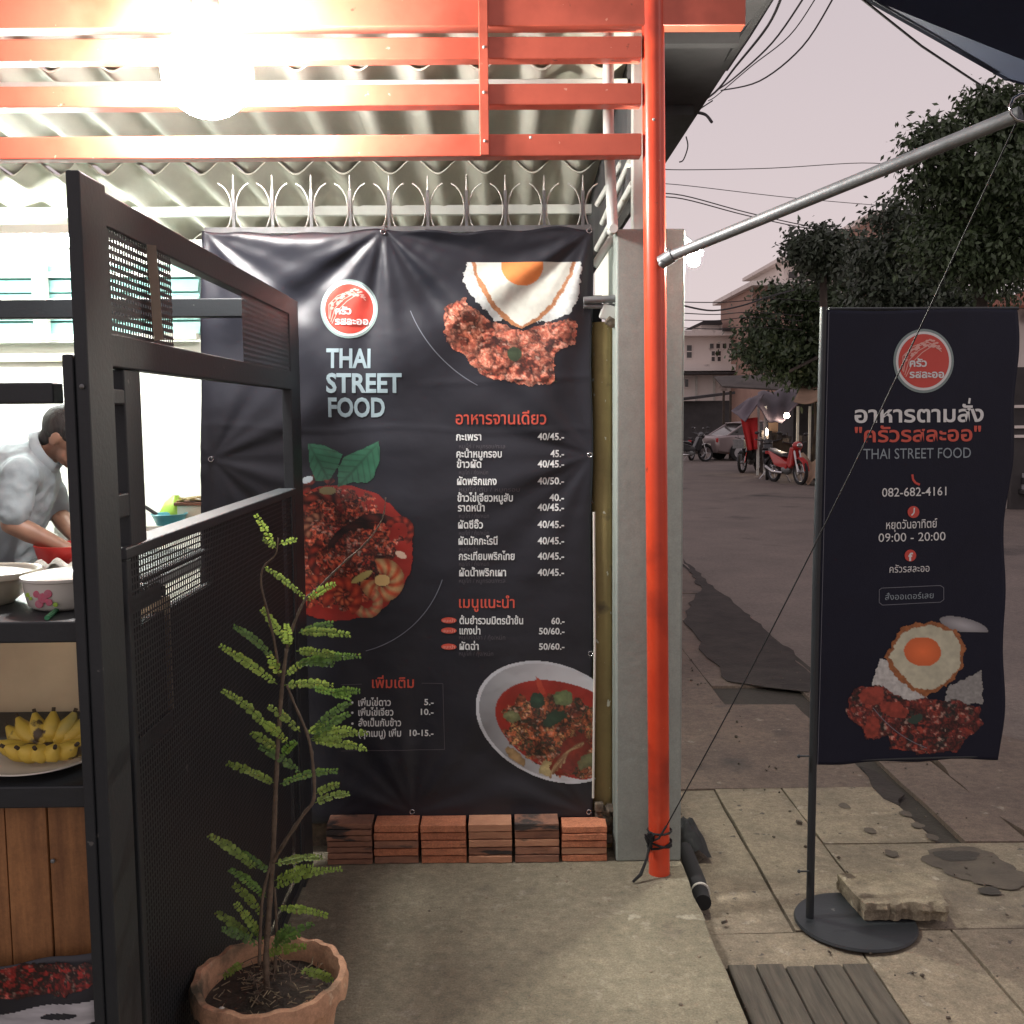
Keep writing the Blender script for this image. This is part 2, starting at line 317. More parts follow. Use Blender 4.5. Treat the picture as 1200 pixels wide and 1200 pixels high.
# near slab is cut out for the timber cover
BX0, BX1, BY1 = aZ(852, 1137, SZ).x, aZ(1018, 1132, SZ).x, aZ(930, 1133, SZ).y
slab(EX+.01, BX1+.01, BY1, YJ1, S); slab(BX1+.01, X3, 1.9, YJ1, S)
slab(EX+.01, X1, YJ1, YJ3, S, -.004); slab(X1, X2, YJ1, YJ3, S, .002); slab(X2, 2.0, YJ1, YJ2, S); slab(X2, XG-.06, YJ2, YJ3, S, .003)
slab(XG+.05, 2.0, YJ2, YJ3+.3, SF, .004)
slab(EX+.01, XG-.06, YJ3, YJ3+1.3, SF, .002); slab(XG+.05, 2.0, YJ3+.3, 6.1, SF, .004); 
yy = YJ3+1.3
while yy < 40: slab(EX+.01, 1.25, yy, yy+1.6, SF, rnd.uniform(-.003, .004)); slab(1.25, 1.95, yy+.4, yy+2.0, SF, rnd.uniform(-.003, .004)); yy += 1.6
# apron of poured concrete between pavement and road, and damp broken asphalt
def patch(name, pts, z, m, th=.03):
    b = MB(); P = []
    for i, (x, y) in enumerate(pts):
        x2, y2 = pts[(i+1) % len(pts)]; n = max(2, int(math.hypot(x2-x, y2-y)/.12))
        for k in range(n): t = k/n; a = x+(x2-x)*t; c = y+(y2-y)*t; P.append((a + nz(a, c, 4, .06), c + nz(c, a, 4, .06), z))
    b.prism([(p[0], p[1], z-th) for p in P], (0, 0, th)); return struct(b.build(name, m))
patch('apron', [(2.03, .6), (3.4, .5), (3.0, 3.0), (2.5, 5.2), (2.03, 6.5)], RZ+.085, M['slab_far'], .2)
G = lambda x, y, z=SZ: tuple(aZ(x, y, z))[:2]
patch('damp_patch', [G(800, 728), G(822, 690), G(800, 655), G(838, 690), G(880, 725), G(925, 765), G(952, 790), G(950, 812), G(900, 806), G(850, 800)], SZ+.009, M['asphalt_wet'], .004)
patch('damp_patch', [G(1006, 897), G(1030, 905), G(1062, 930), G(1050, 945), G(1040, 935)], SZ+.003, M['asphalt_wet'], .01)
def stain(name, px, py, rx, ry, h, seed, m='stain'):
    c = aZ(px, py, SZ); b = MB(); n = 28; V = [(c.x, c.y, 0)]; F = []
    for j in range(1, 6):
        for q in range(n): a = 2*math.pi*q/n; w = 1+.35*mnoise.noise(Vector((math.cos(a)*1.5, math.sin(a)*1.5, seed))) + .12*mnoise.noise(Vector((math.cos(a)*6, math.sin(a)*6, seed))); V.append((c.x+rx*w*math.cos(a)*j/5, c.y+ry*w*math.sin(a)*j/5, 0))
    V = [(x, y, SZ+h+nz(x, y, 1.7, .005)) for x, y, z in V]
    F = [(0, 1+q, 1+(q+1) % n) for q in range(n)] + [(1+(j-1)*n+q, 1+j*n+q, 1+j*n+(q+1) % n, 1+(j-1)*n+(q+1) % n) for j in range(1, 5) for q in range(n)]
    b.add(V, F).build(name, M[m], pv, smooth=True)
for k_, (x, y) in enumerate([(990, 946), (1020, 975), (1045, 1002), (1061, 955), (1075, 969), (1092, 983)]): stain('pavement_pit', x, y, .024, .030, .0052, k_)
for k_, (x, y, rx, ry, m) in enumerate([(1135, 1012, .16, .13, 'stain'), (1120, 1004, .08, .05, 'stain2'), (1170, 1030, .10, .08, 'stain'), (1160, 1046, .04, .03, 'stain2')]): stain('damp_stain', x, y, rx, ry, .0035+.0012*k_, 10+k_, m)
b = MB(); rnd.seed(41)
for k in range(220):
    y = 1.9+5.5*rnd.random()**1.6; x = rnd.choice([rnd.uniform(EX+.03, 2.4), EX+.02+abs(rnd.gauss(0, .05)), X2+rnd.gauss(0, .03), 1.75+rnd.gauss(0, .12)]); r = rnd.uniform(.002, .007)*(1.6 if rnd.random() < .1 else 1)
    b.obox((x, y, SZ+.006+r*.3), (r*2, r*1.4, r), rnd.random()*3, rnd.random(), rnd.random())
tag(b.build('pavement_grit', M['stain'], kind='stuff'), 'small stones and crumbs of dirt scattered over the pavement', 'grit')
# timber cover let into the pavement
t = thing('timber_cover', ((BX0+BX1)/2, 2.5, SZ), 'weathered grey timber cover of boards let into the pavement beside the shop platform', 'timber cover')
n = 5; w = (BX1-BX0)/n
for k in range(n):
    y1 = BY1 - .01 + rnd.uniform(-.012, .012)
    MB().box(BX0+k*w+.003, BX0+(k+1)*w-.003, 1.9, y1, SZ-.03, SZ+.012+rnd.uniform(0, .003)).build('board', M['board'], t, bevel=.003)

# ================================================================ column, orange frame, roof
CX0 = aY(722, 800, YB).x; CX1 = aY(802, 400, YB).x; CZ = aY(740, 268, YB).z
tc_ = MB().box(CX0, CX1, YB, YB+.25, 0, CZ); tag(tc_.build('concrete_column', M['column'], bevel=.006), 'square grey painted concrete column standing right behind the red post', 'column')
YP = aZ(773, 1028, 0).y + .033
px0 = aZ(773, 1024, 0); ptop = aY(765, 0, YP)
of = thing('orange_steel_frame', (px0.x, YP, 0), 'orange steel frame with round red post, horizontal slats and a flat header beam', 'steel frame')
d = (Vector((ptop.x, YP, ptop.z)) - Vector((px0.x, YP, 0)))
MB().tube([Vector((px0.x, YP, .0)), Vector((px0.x, YP, 0)) + d*1.25], .0345, 24).build('post', M['red'], of, smooth=40)
XL = -2.6
def slat(y_top, y_bot, xr, name='slat', d=.055):
    a = aY(xr, y_top, YP-.02); c = aY(xr, y_bot, YP-.02)
    MB().box(XL, a.x, YP-.02, YP-.02+d, c.z, a.z).build(name, M['orange'], of, bevel=.003)
slat(-60, 29, 875, 'header_beam', .06)
slat(42, 68, 752); slat(97, 122, 752); slat(156, 182, 752)
u0 = aY(568, 182, YP-.03); MB().box(u0.x-.014, u0.x+.014, YP-.034, YP-.022, u0.z, 3.0).build('upright', M['orange'], of, bevel=.002)
u1 = aY(-60, 182, YP-.03); MB().box(u1.x-.014, u1.x+.014, YP-.034, YP-.022, u1.z, 3.0).build('upright', M['orange'], of, bevel=.002)
for (sx, sy) in [(568, 165), (567, 108), (567, 55), (766, 140), (622, 161)]:
    c = aY(sx, sy, YP-.036); MB().ball(c, .0045, 8, 5, (1, .5, 1)).build('screw', M['white_steel'], of)
# roof of corrugated sheets laid in rows, lower row tucked under the nearer one
rf = thing('corrugated_roof', (0, 4.5, 2.7), 'pale corrugated fibre cement roof seen from below behind the orange slats', 'roof')
rows = [(YP+.07, 2.86, 3.80, 2.735), (3.68, 2.725, 4.86, 2.63), (4.72, 2.615, 5.95, 2.5), (5.85, 2.49, 7.2, 2.36)]
pit = .212
for (ya, za, yb, zb) in rows:
    x1 = .50
    for s in range(5):
        xs0 = x1 - (s+1)*5*pit; b = MB(); n = 5*16; P = []
        for k in range(n+1):
            x = xs0 + 5*pit*k/n + (0 if s else 0); zz = .033*math.cos(2*math.pi*(x-x1)/pit + .9)
            P.append((x, zz))
        V = [(x, ya, za+z) for x, z in P] + [(x, yb, zb+z) for x, z in P] + [(x, ya, za+z+.007) for x, z in P] + [(x, yb, zb+z+.007) for x, z in P]
        q = n+1; F = []
        for k in range(n):
            F += [(k, k+1, q+k+1, q+k), (2*q+k, 3*q+k, 3*q+k+1, 2*q+k+1), (k, 2*q+k, 2*q+k+1, k+1), (q+k, q+k+1, 3*q+k+1, 3*q+k)]
        F += [(0, q, 3*q, 2*q), (n, 2*q+n, 3*q+n, q+n)]
        b.add(V, F).build('roof_sheet', M['roof'], rf, smooth=50)
for Y_, yv in [(3.75, None), (5.2, None), (6.4, None)]:
    z = np.interp(Y_, [3.4, 3.7, 4.8, 5.9, 7.2], [2.84, 2.72, 2.62, 2.49, 2.36]) - .075
    MB().box(-4.6, .5, Y_, Y_+.04, z, z+.045).build('purlin', M['white_steel'], rf, bevel=.002)

# grey steel support bits over and beside the column
YT = YB + .12
def seg(name, pts, r, m, parent=None, n=10, sq=False): return MB().tube(pts, r, n).build(name, m, parent, smooth=40)
tr = thing('roof_bracket', (CX0+.1, YT, CZ), 'grey white steel stub and braces carrying the roof above the column', 'bracket')
a = aY(749, 268, YT); MB().box(a.x-.024, a.x+.026, YT-.03, YT+.03, CZ, 2.9).build('stub', M['white_steel'], tr, bevel=.003)
a = aY(718, 268, YB-.02); c = aY(713, 150, YB-.02); seg('pipe', [a, c, c+Vector((0, 0, .5))], .0175, M['white_steel'], tr)
seg('pipe_rim', [a+Vector((0,-.03,-.004)), a+Vector((0, .05, 0))], .014, M['white_steel'], tr)
seg('brace', [aY(722, 272, YT), aY(696, 312, YT)], .014, M['white_steel'], tr)
seg('brace', [aY(742, 215, YT+.1), aY(700, 292, YT+.5)], .013, M['white_steel'], tr)
seg('brace', [aY(738, 190, YT+.3), aY(706, 262, YT+.6)], .012, M['white_steel'], tr)
seg('brace', [aY(729, 190, YT+.5), aY(700, 240, YT+.7)], .012, M['white_steel'], tr)
a = aY(700, 350, YB+.05); c = aY(722, 350, YB+.05)
cb = thing('clamp_bracket', a, 'rusty galvanised clamp joining the wall banner frame to the grey column', 'clamp')
seg('arm', [aY(684, 352, YB+.04), aY(723, 350, YB+.04)], .012, M['galv'], cb); seg('arm', [aY(684, 359, YB+.05), aY(723, 359, YB+.05)], .008, M['galv'], cb)
MB().obox(aY(713, 366, YB+.06), (.05, .04, .05), 0, .2, .3).build('plate', M['white_steel'], cb, bevel=.004)
MB().obox(aY(716, 377, YB+.06), (.035, .04, .03), 0, .2, .6).build('rust_lump', M['dirt'], cb, bevel=.006)
a = aY(707, 378, YB+.14); z0 = 0
tag(MB().tube([(a.x, YB+.15, z0), (a.x, YB+.15, 1.0), (a.x, YB+.15, a.z)], .04, 16).build('ochre_post', M['ochre'], smooth=40), 'ochre yellow post with white paint spatter between the menu banner and the grey column', 'post')
b = MB(); rnd.seed(9)
for k in range(16): b.obox(aY(698+rnd.uniform(0, 20), 945+rnd.uniform(0, 40), YB+.08+rnd.uniform(0, .05)), (.03, .03, .03), rnd.random()*3, rnd.random(), rnd.random())
tag(b.build('rubble', M['dirt'], bevel=.004, kind='stuff'), 'loose dirt and rubble at the foot of the ochre post', 'rubble')
a = aY(696, 600, YB+.03); c = aY(695, 935, YB+.03)
tag(seg('white_conduit', [a, aY(697, 760, YB+.03), c], .004, M['enamel']), 'thin white conduit along the right edge of the menu banner', 'conduit')
a = aY(713, 265, 4.2)
tag(MB().prism([aY(697, 350, 5.2), aY(722, 345, 5.2), aY(722, 278, 5.2), aY(697, 320, 5.2)], (0, .03, 0)).build('white_board', M['white']), 'white board glimpsed behind the braces left of the column', 'board')

# ================================================================ security grille and wall banner
YW = YB + .09
gr = thing('security_grille', (0, YW+.03, 0), 'grey steel security grille with curled spikes behind and above the menu banner', 'grille')
MB().box(aY(236, 300, YW).x, aY(690, 300, YW).x, YW+.03, YW+.055, .13, .16).build('rail', M['white_steel'], gr)
a = aY(600, 262, YW); MB().box(aY(236, 262, YW).x, aY(694, 262, YW).x, YW+.03, YW+.05, a.z-.02, a.z).build('rail', M['galv'], gr)
for k in range(14):
    x = 92 + 45.6*k + 0
    x = 683 - 45.6*(k)
    if x < 240: break
    a = aY(x, 205, YW+.04)
    MB().box(a.x-.005, a.x+.005, YW+.034, YW+.044, .16, a.z-.05).build('upright', M['galv'], gr)
    b = MB(); b.tube([(a.x, YW+.04, a.z-.05), (a.x, YW+.04, a.z)], [.0035, .001], 5); b.build('spike', M['white_steel'], gr)
    for s in (-1, 1):
        pts = [(a.x + s*(.062 - .055*math.cos(q)), YW+.04, a.z-.13 + .085*math.sin(q)*1.0 + .02) for q in [i*.28 - .9 for i in range(9)]]
        seg('curl', pts, .0022, M['white_steel'], gr, 5)
# sill under the banner
struct(MB().box(-4, CX0-.02, YB+.16, YB+.3, 0, .17).build('sill_wall', M['dirt']))
struct(MB().box(aY(236, 600, YB).x, CX0-.03, YB+.17, YB+.25, .17, 1.9).build('shop_shutter', M['dark_in']))

# ---------------------------------------------------------------- printed pictures: painted per vertex, no image files
def hsh(i, j, s):
    h = np.sin(i*127.1 + j*311.7 + s*74.7) * 43758.5453
    return h - np.floor(h)
def vn(x, y, s=0):
    i = np.floor(x); j = np.floor(y); u = x-i; v = y-j; u = u*u*(3-2*u); v = v*v*(3-2*v)
    return (hsh(i,j,s)*(1-u)+hsh(i+1,j,s)*u)*(1-v) + (hsh(i,j+1,s)*(1-u)+hsh(i+1,j+1,s)*u)*v
def fbm(x, y, s=0): return vn(x,y,s)*.5 + vn(x*2.1,y*2.1,s+1)*.27 + vn(x*4.3,y*4.3,s+2)*.15 + vn(x*8.7, y*8.7, s+3)*.08
def voro(x, y, s=0):
    i0 = np.floor(x); j0 = np.floor(y); f1 = np.full(x.shape, 9.); f2 = np.full(x.shape, 9.); idv = np.zeros(x.shape); gx = np.zeros(x.shape); gy = np.zeros(x.shape)
    for a in (-1,0,1):
        for b_ in (-1,0,1):
            i = i0+a; j = j0+b_; cx = i+.15+.7*hsh(i,j,s+11); cy = j+.15+.7*hsh(i,j,s+12); dd = np.hypot(x-cx, y-cy)
            m1 = dd < f1; f2 = np.where(m1, f1, np.minimum(f2, dd)); idv = np.where(m1, hsh(i,j,s+13), idv)
            gx = np.where(m1, x-cx, gx); gy = np.where(m1, y-cy, gy); f1 = np.where(m1, dd, f1)
    return f1, f2, idv, gx, gy
class Paint:
    def __init__(s, x0, x1, y0, y1, st=1.0):
        s.X, s.Y = np.meshgrid(np.arange(x0, x1+.01, st), np.arange(y0, y1+.01, st)); s.c = np.zeros(s.X.shape+(3,)); s.a = np.zeros(s.X.shape)
    def put(s, m, col):
        m = np.clip(m, 0, 1); col = np.asarray(col, float)
        if col.ndim == 1: col = np.broadcast_to(col, s.c.shape)
        s.c = s.c*(1-m[..., None]) + col*m[..., None]; s.a = np.maximum(s.a, m)
    def poly(s, pts, rag=3, rs=.12, seed=5):
        x = s.X + (fbm(s.X*rs, s.Y*rs, seed)-.5)*rag*2; y = s.Y + (fbm(s.X*rs, s.Y*rs, seed+7)-.5)*rag*2
        r = np.zeros(x.shape, bool); n = len(pts)
        for i in range(n):
            (xa, ya), (xb, yb) = pts[i], pts[(i+1) % n]
            if ya == yb: continue
            c = ((ya > y) != (yb > y)) & (x < (xb-xa)*(y-ya)/(yb-ya) + xa); r ^= c
        return r.astype(float)
    def ell(s, cx, cy, rx, ry, rot=0, rag=.0, rs=.1, seed=3):
        ca, sa = math.cos(R(rot)), math.sin(R(rot)); u = (s.X-cx)*ca+(s.Y-cy)*sa; v = -(s.X-cx)*sa+(s.Y-cy)*ca
        return np.hypot(u/rx, v/ry) + (fbm(s.X*rs, s.Y*rs, seed)-.5)*rag
    def chunks(s, sc, pal, seed=1, hl=.5, gap=.12):
        wx = s.X/sc + (fbm(s.X*.07, s.Y*.07, seed)-.5)*2.2; wy = s.Y/sc*1.15 + (fbm(s.X*.07, s.Y*.07, seed+4)-.5)*2.2
        f1, f2, idv, gx, gy = voro(wx*.75, wy*.75, seed); g1, g2, id2, hx, hy = voro(wx*2.1, wy*2.1, seed+50); pal = np.array(pal)
        t = np.clip(fbm(s.X*.11, s.Y*.11, seed+30)*1.5-.25+.5*(idv-.5)+.35*(id2-.5), 0, .999)*len(pal); k = t.astype(int); f = (t-k)[..., None]
        c = pal[k]*(1-f) + pal[(k+1) % len(pal)]*f
        sh = (.35+.9*np.clip(1-f1, 0, 1)*(1-.7*(gx+gy)))*(.65+.55*np.clip(1-g1*1.1, 0, 1)); sh *= .6+.75*fbm(s.X*.2, s.Y*.2, seed+9)
        sh *= .35+.65*np.clip((f2-f1)/.28, 0, 1); sh *= .7+.3*np.clip((g2-g1)/.2, 0, 1); c = c*sh[..., None]*1.45
        h = np.clip((fbm(s.X*.24, s.Y*.30, seed+20)-.60)*6, 0, 1)*(gx+gy < .15); c = c + h[..., None]*np.array([.5, .36, .28])*hl
        return np.clip(c, 0, 1)
    def curl(s, cx, cy, r, w, a0, a1, c1, c2):
        dx = s.X-cx; dy = s.Y-cy; rr = np.hypot(dx, dy); an = np.degrees(np.arctan2(dy, dx)) % 360
        lo, hi = a0 % 360, a1 % 360; ins = ((an >= lo) & (an <= hi)) if lo < hi else ((an >= lo) | (an <= hi))
        u = (rr-r)/w; m = (np.abs(u) < 1) & ins; st = .5+.5*np.sin(np.radians(an)*9 + rr*.3)
        c = np.array(c1)*(st)[..., None] + np.array(c2)*(1-st)[..., None]; c = c*(1-.55*np.abs(u))[..., None]*(.7+.6*fbm(s.X*.3, s.Y*.3, 8))[..., None]
        s.put(m.astype(float), np.clip(c, 0, 1))
def lin(*h): return [((int(x, 16)/255))**2.2 for x in (h[0][0:2], h[0][2:4], h[0][4:6])]
MEAT = [lin('5a2a20'), lin('8a4434'), lin('b06850'), lin('9a4a3a'), lin('c48870'), lin('a85a44'), lin('7a3428'), lin('3c241a')]

pa = Paint(512, 684, 303, 458)
rice = np.array([.60,.63,.60])*(.72+.5*fbm(pa.X*.3, pa.Y*.3, 2))[..., None]
pa.put(pa.poly([(546,303),(682,303),(680,345),(668,368),(640,378),(580,375),(556,352),(543,330)], 4, .2)*(pa.Y > 306), rice)
e_ = pa.poly([(556,303),(672,303),(662,330),(645,358),(628,372),(612,382),(596,372),(578,352),(562,325)], 3, .1)
pa.put(pa.poly([(552,303),(676,303),(666,332),(648,362),(630,376),(612,386),(592,376),(574,356),(558,328)], 3, .1)*(pa.Y > 306), np.array(lin('b07850'))*(.6+.8*fbm(pa.X*.3, pa.Y*.3, 12))[..., None])
pa.put(e_*(pa.Y > 306), np.array([.70,.71,.62])*(.8+.35*fbm(pa.X*.12, pa.Y*.12, 4))[..., None])
pa.put((pa.ell(612, 310, 25, 25) < 1)*(pa.Y > 306).astype(float), np.array([.85,.27,.07])*(.85+.3*fbm(pa.X*.1, pa.Y*.1, 6))[..., None])
mk = pa.poly([(520,358),(545,350),(566,372),(590,380),(612,388),(650,376),(676,374),(674,402),(650,416),(652,448),(622,452),(588,447),(562,438),(545,420),(521,398)], 5, .12)
ck = pa.chunks(15, MEAT, 3, .7)
f1, f2, idv, gx, gy = voro(pa.X/17, pa.Y/17, 31); gm = (idv > .86) & (f1 < .5)
ck = np.where(gm[..., None], np.array(lin('3c4a34'))*(.5+fbm(pa.X*.3, pa.Y*.3, 3))[..., None], ck); pa.put(mk, ck)

pb = Paint(352, 486, 514, 730)
inr = pb.ell(396, 648, 88, 80, 0, .06)
sauce = np.array(lin('a02c22'))*(.5+.8*fbm(pb.X*.05, pb.Y*.05, 2))[..., None]
pb.put((inr < 1), sauce*.8); 
ck = pb.chunks(24, [lin('8a2a22'), lin('a5382a'), lin('2a1614'), lin('54302a'), lin('c0583c'), lin('73221c'), lin('1c1514'), lin('8a4a36')], 5, .7, .2)
pb.put((pb.ell(385, 640, 80, 70, 20, .45) < 1)*(inr < .97), ck*.85)
for (cx, cy, r, w, a0, a1, c1, c2) in [(378,606,26,5,180,320,'8c3a2c','2e1412'),(372,618,13,4,120,300,'a06a50','4a2018'),(440,640,34,5,215,300,'5a2a24','1a0e0c'),(425,655,40,4,200,290,'3c1c18','1a0c0a'),(385,655,20,5,120,250,'8c3024','401814'),
    (448,680,17,9,250,180,'c0502f','c29a68'),(430,706,13,6,300,230,'c8644a','b89468'),(401,700,17,7,150,60,'c0482e','8a2a1e'),(404,698,8,4,20,250,'d06a44','7a2418'),(468,622,14,4,200,60,'9a3426','5c1c16'),(370,690,12,5,90,330,'b04a30','6a2018'),(375,575,16,5,180,330,'8a3a30','2c1512')]:
    pb.curl(cx, cy, r, w, a0, a1, lin(c1), lin(c2))
pb.put((pb.ell(448, 680, 9, 7) < 1), lin('cfae72')); pb.put((pb.ell(424, 676, 14, 4, -30) < 1), lin('a89a5c')); pb.put((pb.ell(384, 575, 10, 5) < 1), lin('7c7450')); pb.put((pb.ell(470, 650, 7, 4, 30) < 1), lin('d8b8a0'))
pb.put((pb.ell(360, 562, 7, 4, -20) < 1), lin('b8c8cc'))
def leafp(p, pts, ax, seed):
    m = p.poly(pts, 1, .1, seed); (xa, ya), (xb, yb) = ax; L = math.hypot(xb-xa, yb-ya); ux, uy = (xb-xa)/L, (yb-ya)/L
    s_ = (p.X-xa)*ux+(p.Y-ya)*uy; t_ = -(p.X-xa)*uy+(p.Y-ya)*ux; vein = np.minimum(np.abs(t_)*.8, np.abs(((s_ - np.abs(t_)*.8) % 9)-4.5)*1.2)
    c = np.array(lin('2f6049'))*(.6+.25*np.clip(vein, 0, 2))[..., None]*(.7+.6*fbm(p.X*.1, p.Y*.1, seed))[..., None]; p.put(m, c)
leafp(pb, [(360,519),(380,522),(402,532),(395,548),(386,562),(370,564),(362,545)], ((362,520),(385,563)), 3)
leafp(pb, [(396,571),(395,550),(402,536),(424,526),(445,516),(445,540),(438,560),(430,566),(412,566)], ((445,517),(398,569)), 8)

pc = Paint(555, 696, 771, 919)
o_ = pc.ell(648, 846, 95, 67, 24); cg = (.28+.38*np.clip((pc.X-560)/140, 0, 1) - .1*np.clip((pc.Y-800)/100, -1, 1)*(pc.X < 640))
pc.put(o_ < 1, np.array([1, 1.02, 1.05])*cg[..., None]); pc.put((o_ > .95)*(o_ < 1), lin('c8ccd0'))
i_ = pc.ell(668, 856, 92, 52, 22); pc.put((i_ < 1)*(o_ < .95), np.array(lin('9a2a1e'))*(.55+.7*fbm(pc.X*.05, pc.Y*.05, 3))[..., None])
m_ = (pc.ell(664, 864, 76, 44, 24, .5) < 1)*(o_ < .93)
pc.put(m_, pc.chunks(17, [lin('5a2a1e'), lin('7a3a26'), lin('2c3a28'), lin('3a2018'), lin('8c4a2c'), lin('a85a3a'), lin('26301f'), lin('c08a58')], 14, .7, .16))
for (cx, cy, rx, ry, rot, c) in [(660,818,13,9,0,'6c7a50'),(599,839,10,7,10,'7c8058'),(605,888,14,8,50,'a88a60'),(641,901,9,10,0,'b0a070'),(662,895,15,13,-20,'8a3020'),(672,880,18,22,30,'7a2a1c'),(630,820,9,10,0,'2c4434'),(650,842,14,8,-30,'28402e'),(688,892,12,8,-30,'6a6a48')]:
    q = pc.ell(cx, cy, rx, ry, rot, .9, .16); pc.put((q < 1)*(o_ < .93), np.array(lin(c))*(.6+.9*fbm(pc.X*.25, pc.Y*.25, int(cx)))[..., None]*(1.15-.5*np.clip(q, 0, 1))[..., None])
pc.put(pc.poly([(628,793),(634,796),(640,812),(636,815),(630,806)], 2), lin('b0402c'))
for k in range(5): pc.curl(690, 900+k*5, 30+4*k, 1.2, 190, 260, lin('b89a70'), lin('8a5a3c'))

pd = Paint(985, 1160, 716, 886)
rc = np.array([.50,.50,.47])*(.6+.7*fbm(pd.X*.35, pd.Y*.35, 2))[..., None]
q = pd.ell(1130, 733, 29, 9, 14); pd.put((q < 1)*(pd.Y < 742), np.array([.42,.42,.43])*(1.1-.6*q)[..., None])
pd.put(pd.poly([(1031,770),(1021,803),(1046,822),(1090,826),(1075,790)], 2, .2), rc*1.1)
pd.put(pd.poly([(1112,805),(1150,785),(1152,825),(1105,826)], 3, .2), rc*.6)
pd.put(pd.poly([(1000,806),(1035,803),(1062,822),(1100,818),(1120,822),(1146,828),(1150,850),(1130,866),(1120,882),(1075,884),(1045,878),(1040,862),(1015,868),(1008,850),(993,838)], 5, .1), pd.chunks(15, [lin('24181a'), lin('5a2420'), lin('8a3a2c'), lin('6a2a24'), lin('3a1c1a'), lin('74302a'), lin('2c302a')], 22, .8, .18))
for (cx, cy, rx, ry, rot) in [(1022,815,15,11,-10),(1048,832,17,9,15),(1022,852,9,13,10)]:
    q = pd.ell(cx, cy, rx, ry, rot, .4, .2); pd.put((q < 1), np.array(lin('9a4234'))*(.25+1.2*fbm(pd.X*.22, pd.Y*.22, int(cy)))[..., None])
pd.put((pd.ell(1073, 843, 9, 5, -20, .6, .2) < 1), lin('2f4238'))
eg = [(1055,735),(1075,729),(1100,728),(1122,738),(1133,755),(1130,780),(1118,798),(1100,812),(1085,816),(1065,808),(1050,792),(1035,770),(1045,755)]
pd.put(pd.poly(eg, 4, .13), np.array(lin('9a6038'))*(.45+1.0*fbm(pd.X*.3, pd.Y*.3, 12))[..., None])
cx, cy = 1088, 771; pd.put(pd.poly([(cx+(x-cx)*.87, cy+(y-cy)*.87) for x, y in eg], 4, .13, 9), np.array([.56,.55,.40])*(.7+.5*fbm(pd.X*.12, pd.Y*.12, 4))[..., None])
q = pd.ell(1082, 764, 22, 17, 5, .1); pd.put((q < 1), np.array([.80,.17,.045])*(1.15-.35*q)[..., None])

pe = Paint(-40, 128, 1128, 1215, 1.5)
pe.put(pe.poly([(-40,1135),(30,1130),(128,1128),(128,1150),(70,1168),(-40,1175)], 6, .08), pe.chunks(13, [lin('7a1c1c'), lin('a02a26'), lin('1a1414'), lin('3c1a1a'), lin('14120f'), lin('8a2424')], 4, .5, .2)*.8)
q = pe.ell(70, 1190, 120, 14, -10); pe.put((q < 1)*(q > .2), np.array([.5,.5,.52])*(.5+.6*fbm(pe.X*.03, pe.Y*.2, 2))[..., None])

class Surf:          # printed cloth: maps photo-plane positions onto the hanging surface
    def __init__(s, p, n, disp): s.p = Vector(p); s.n = Vector(n).normalized(); s.disp = disp
    def map(s, X, Y, off=0.):
        d = rays(X, Y); pn = np.array(s.n); t = (np.array(s.p-CAM) @ pn) / (d @ pn); P = np.array(CAM) + d*t[..., None]
        return P - pn*(s.disp(X, Y)+off)[..., None]       # n points away from the viewer
def patchmesh(p, surf, name, m, parent, off=.0012):
    P = surf.map(p.X, p.Y, off); h, w = p.X.shape; idx = np.arange(h*w).reshape(h, w)
    q = np.stack([idx[:-1,:-1], idx[1:,:-1], idx[1:,1:], idx[:-1,1:]], -1).reshape(-1, 4)
    a = p.a; k = ((a[:-1,:-1]+a[1:,:-1]+a[1:,1:]+a[:-1,1:]) > 2.2).reshape(-1); q = q[k]
    used = np.unique(q); rm = -np.ones(h*w, int); rm[used] = np.arange(len(used)); q = rm[q]; V = P.reshape(-1, 3)[used] - np.array(parent.location)
    me = bpy.data.meshes.new(name); me.from_pydata(V.tolist(), [], q.tolist()); me.materials.append(m); me.shade_smooth()
    ca = me.color_attributes.new('Col', 'FLOAT_COLOR', 'POINT'); c = np.ones((len(used), 4), np.float32); c[:, :3] = np.clip(p.c.reshape(-1, 3)[used], 0, 1); ca.data.foreach_set('color', c.ravel())
    o = bpy.data.objects.new(name, me); COL.objects.link(o); o.parent = parent; return o
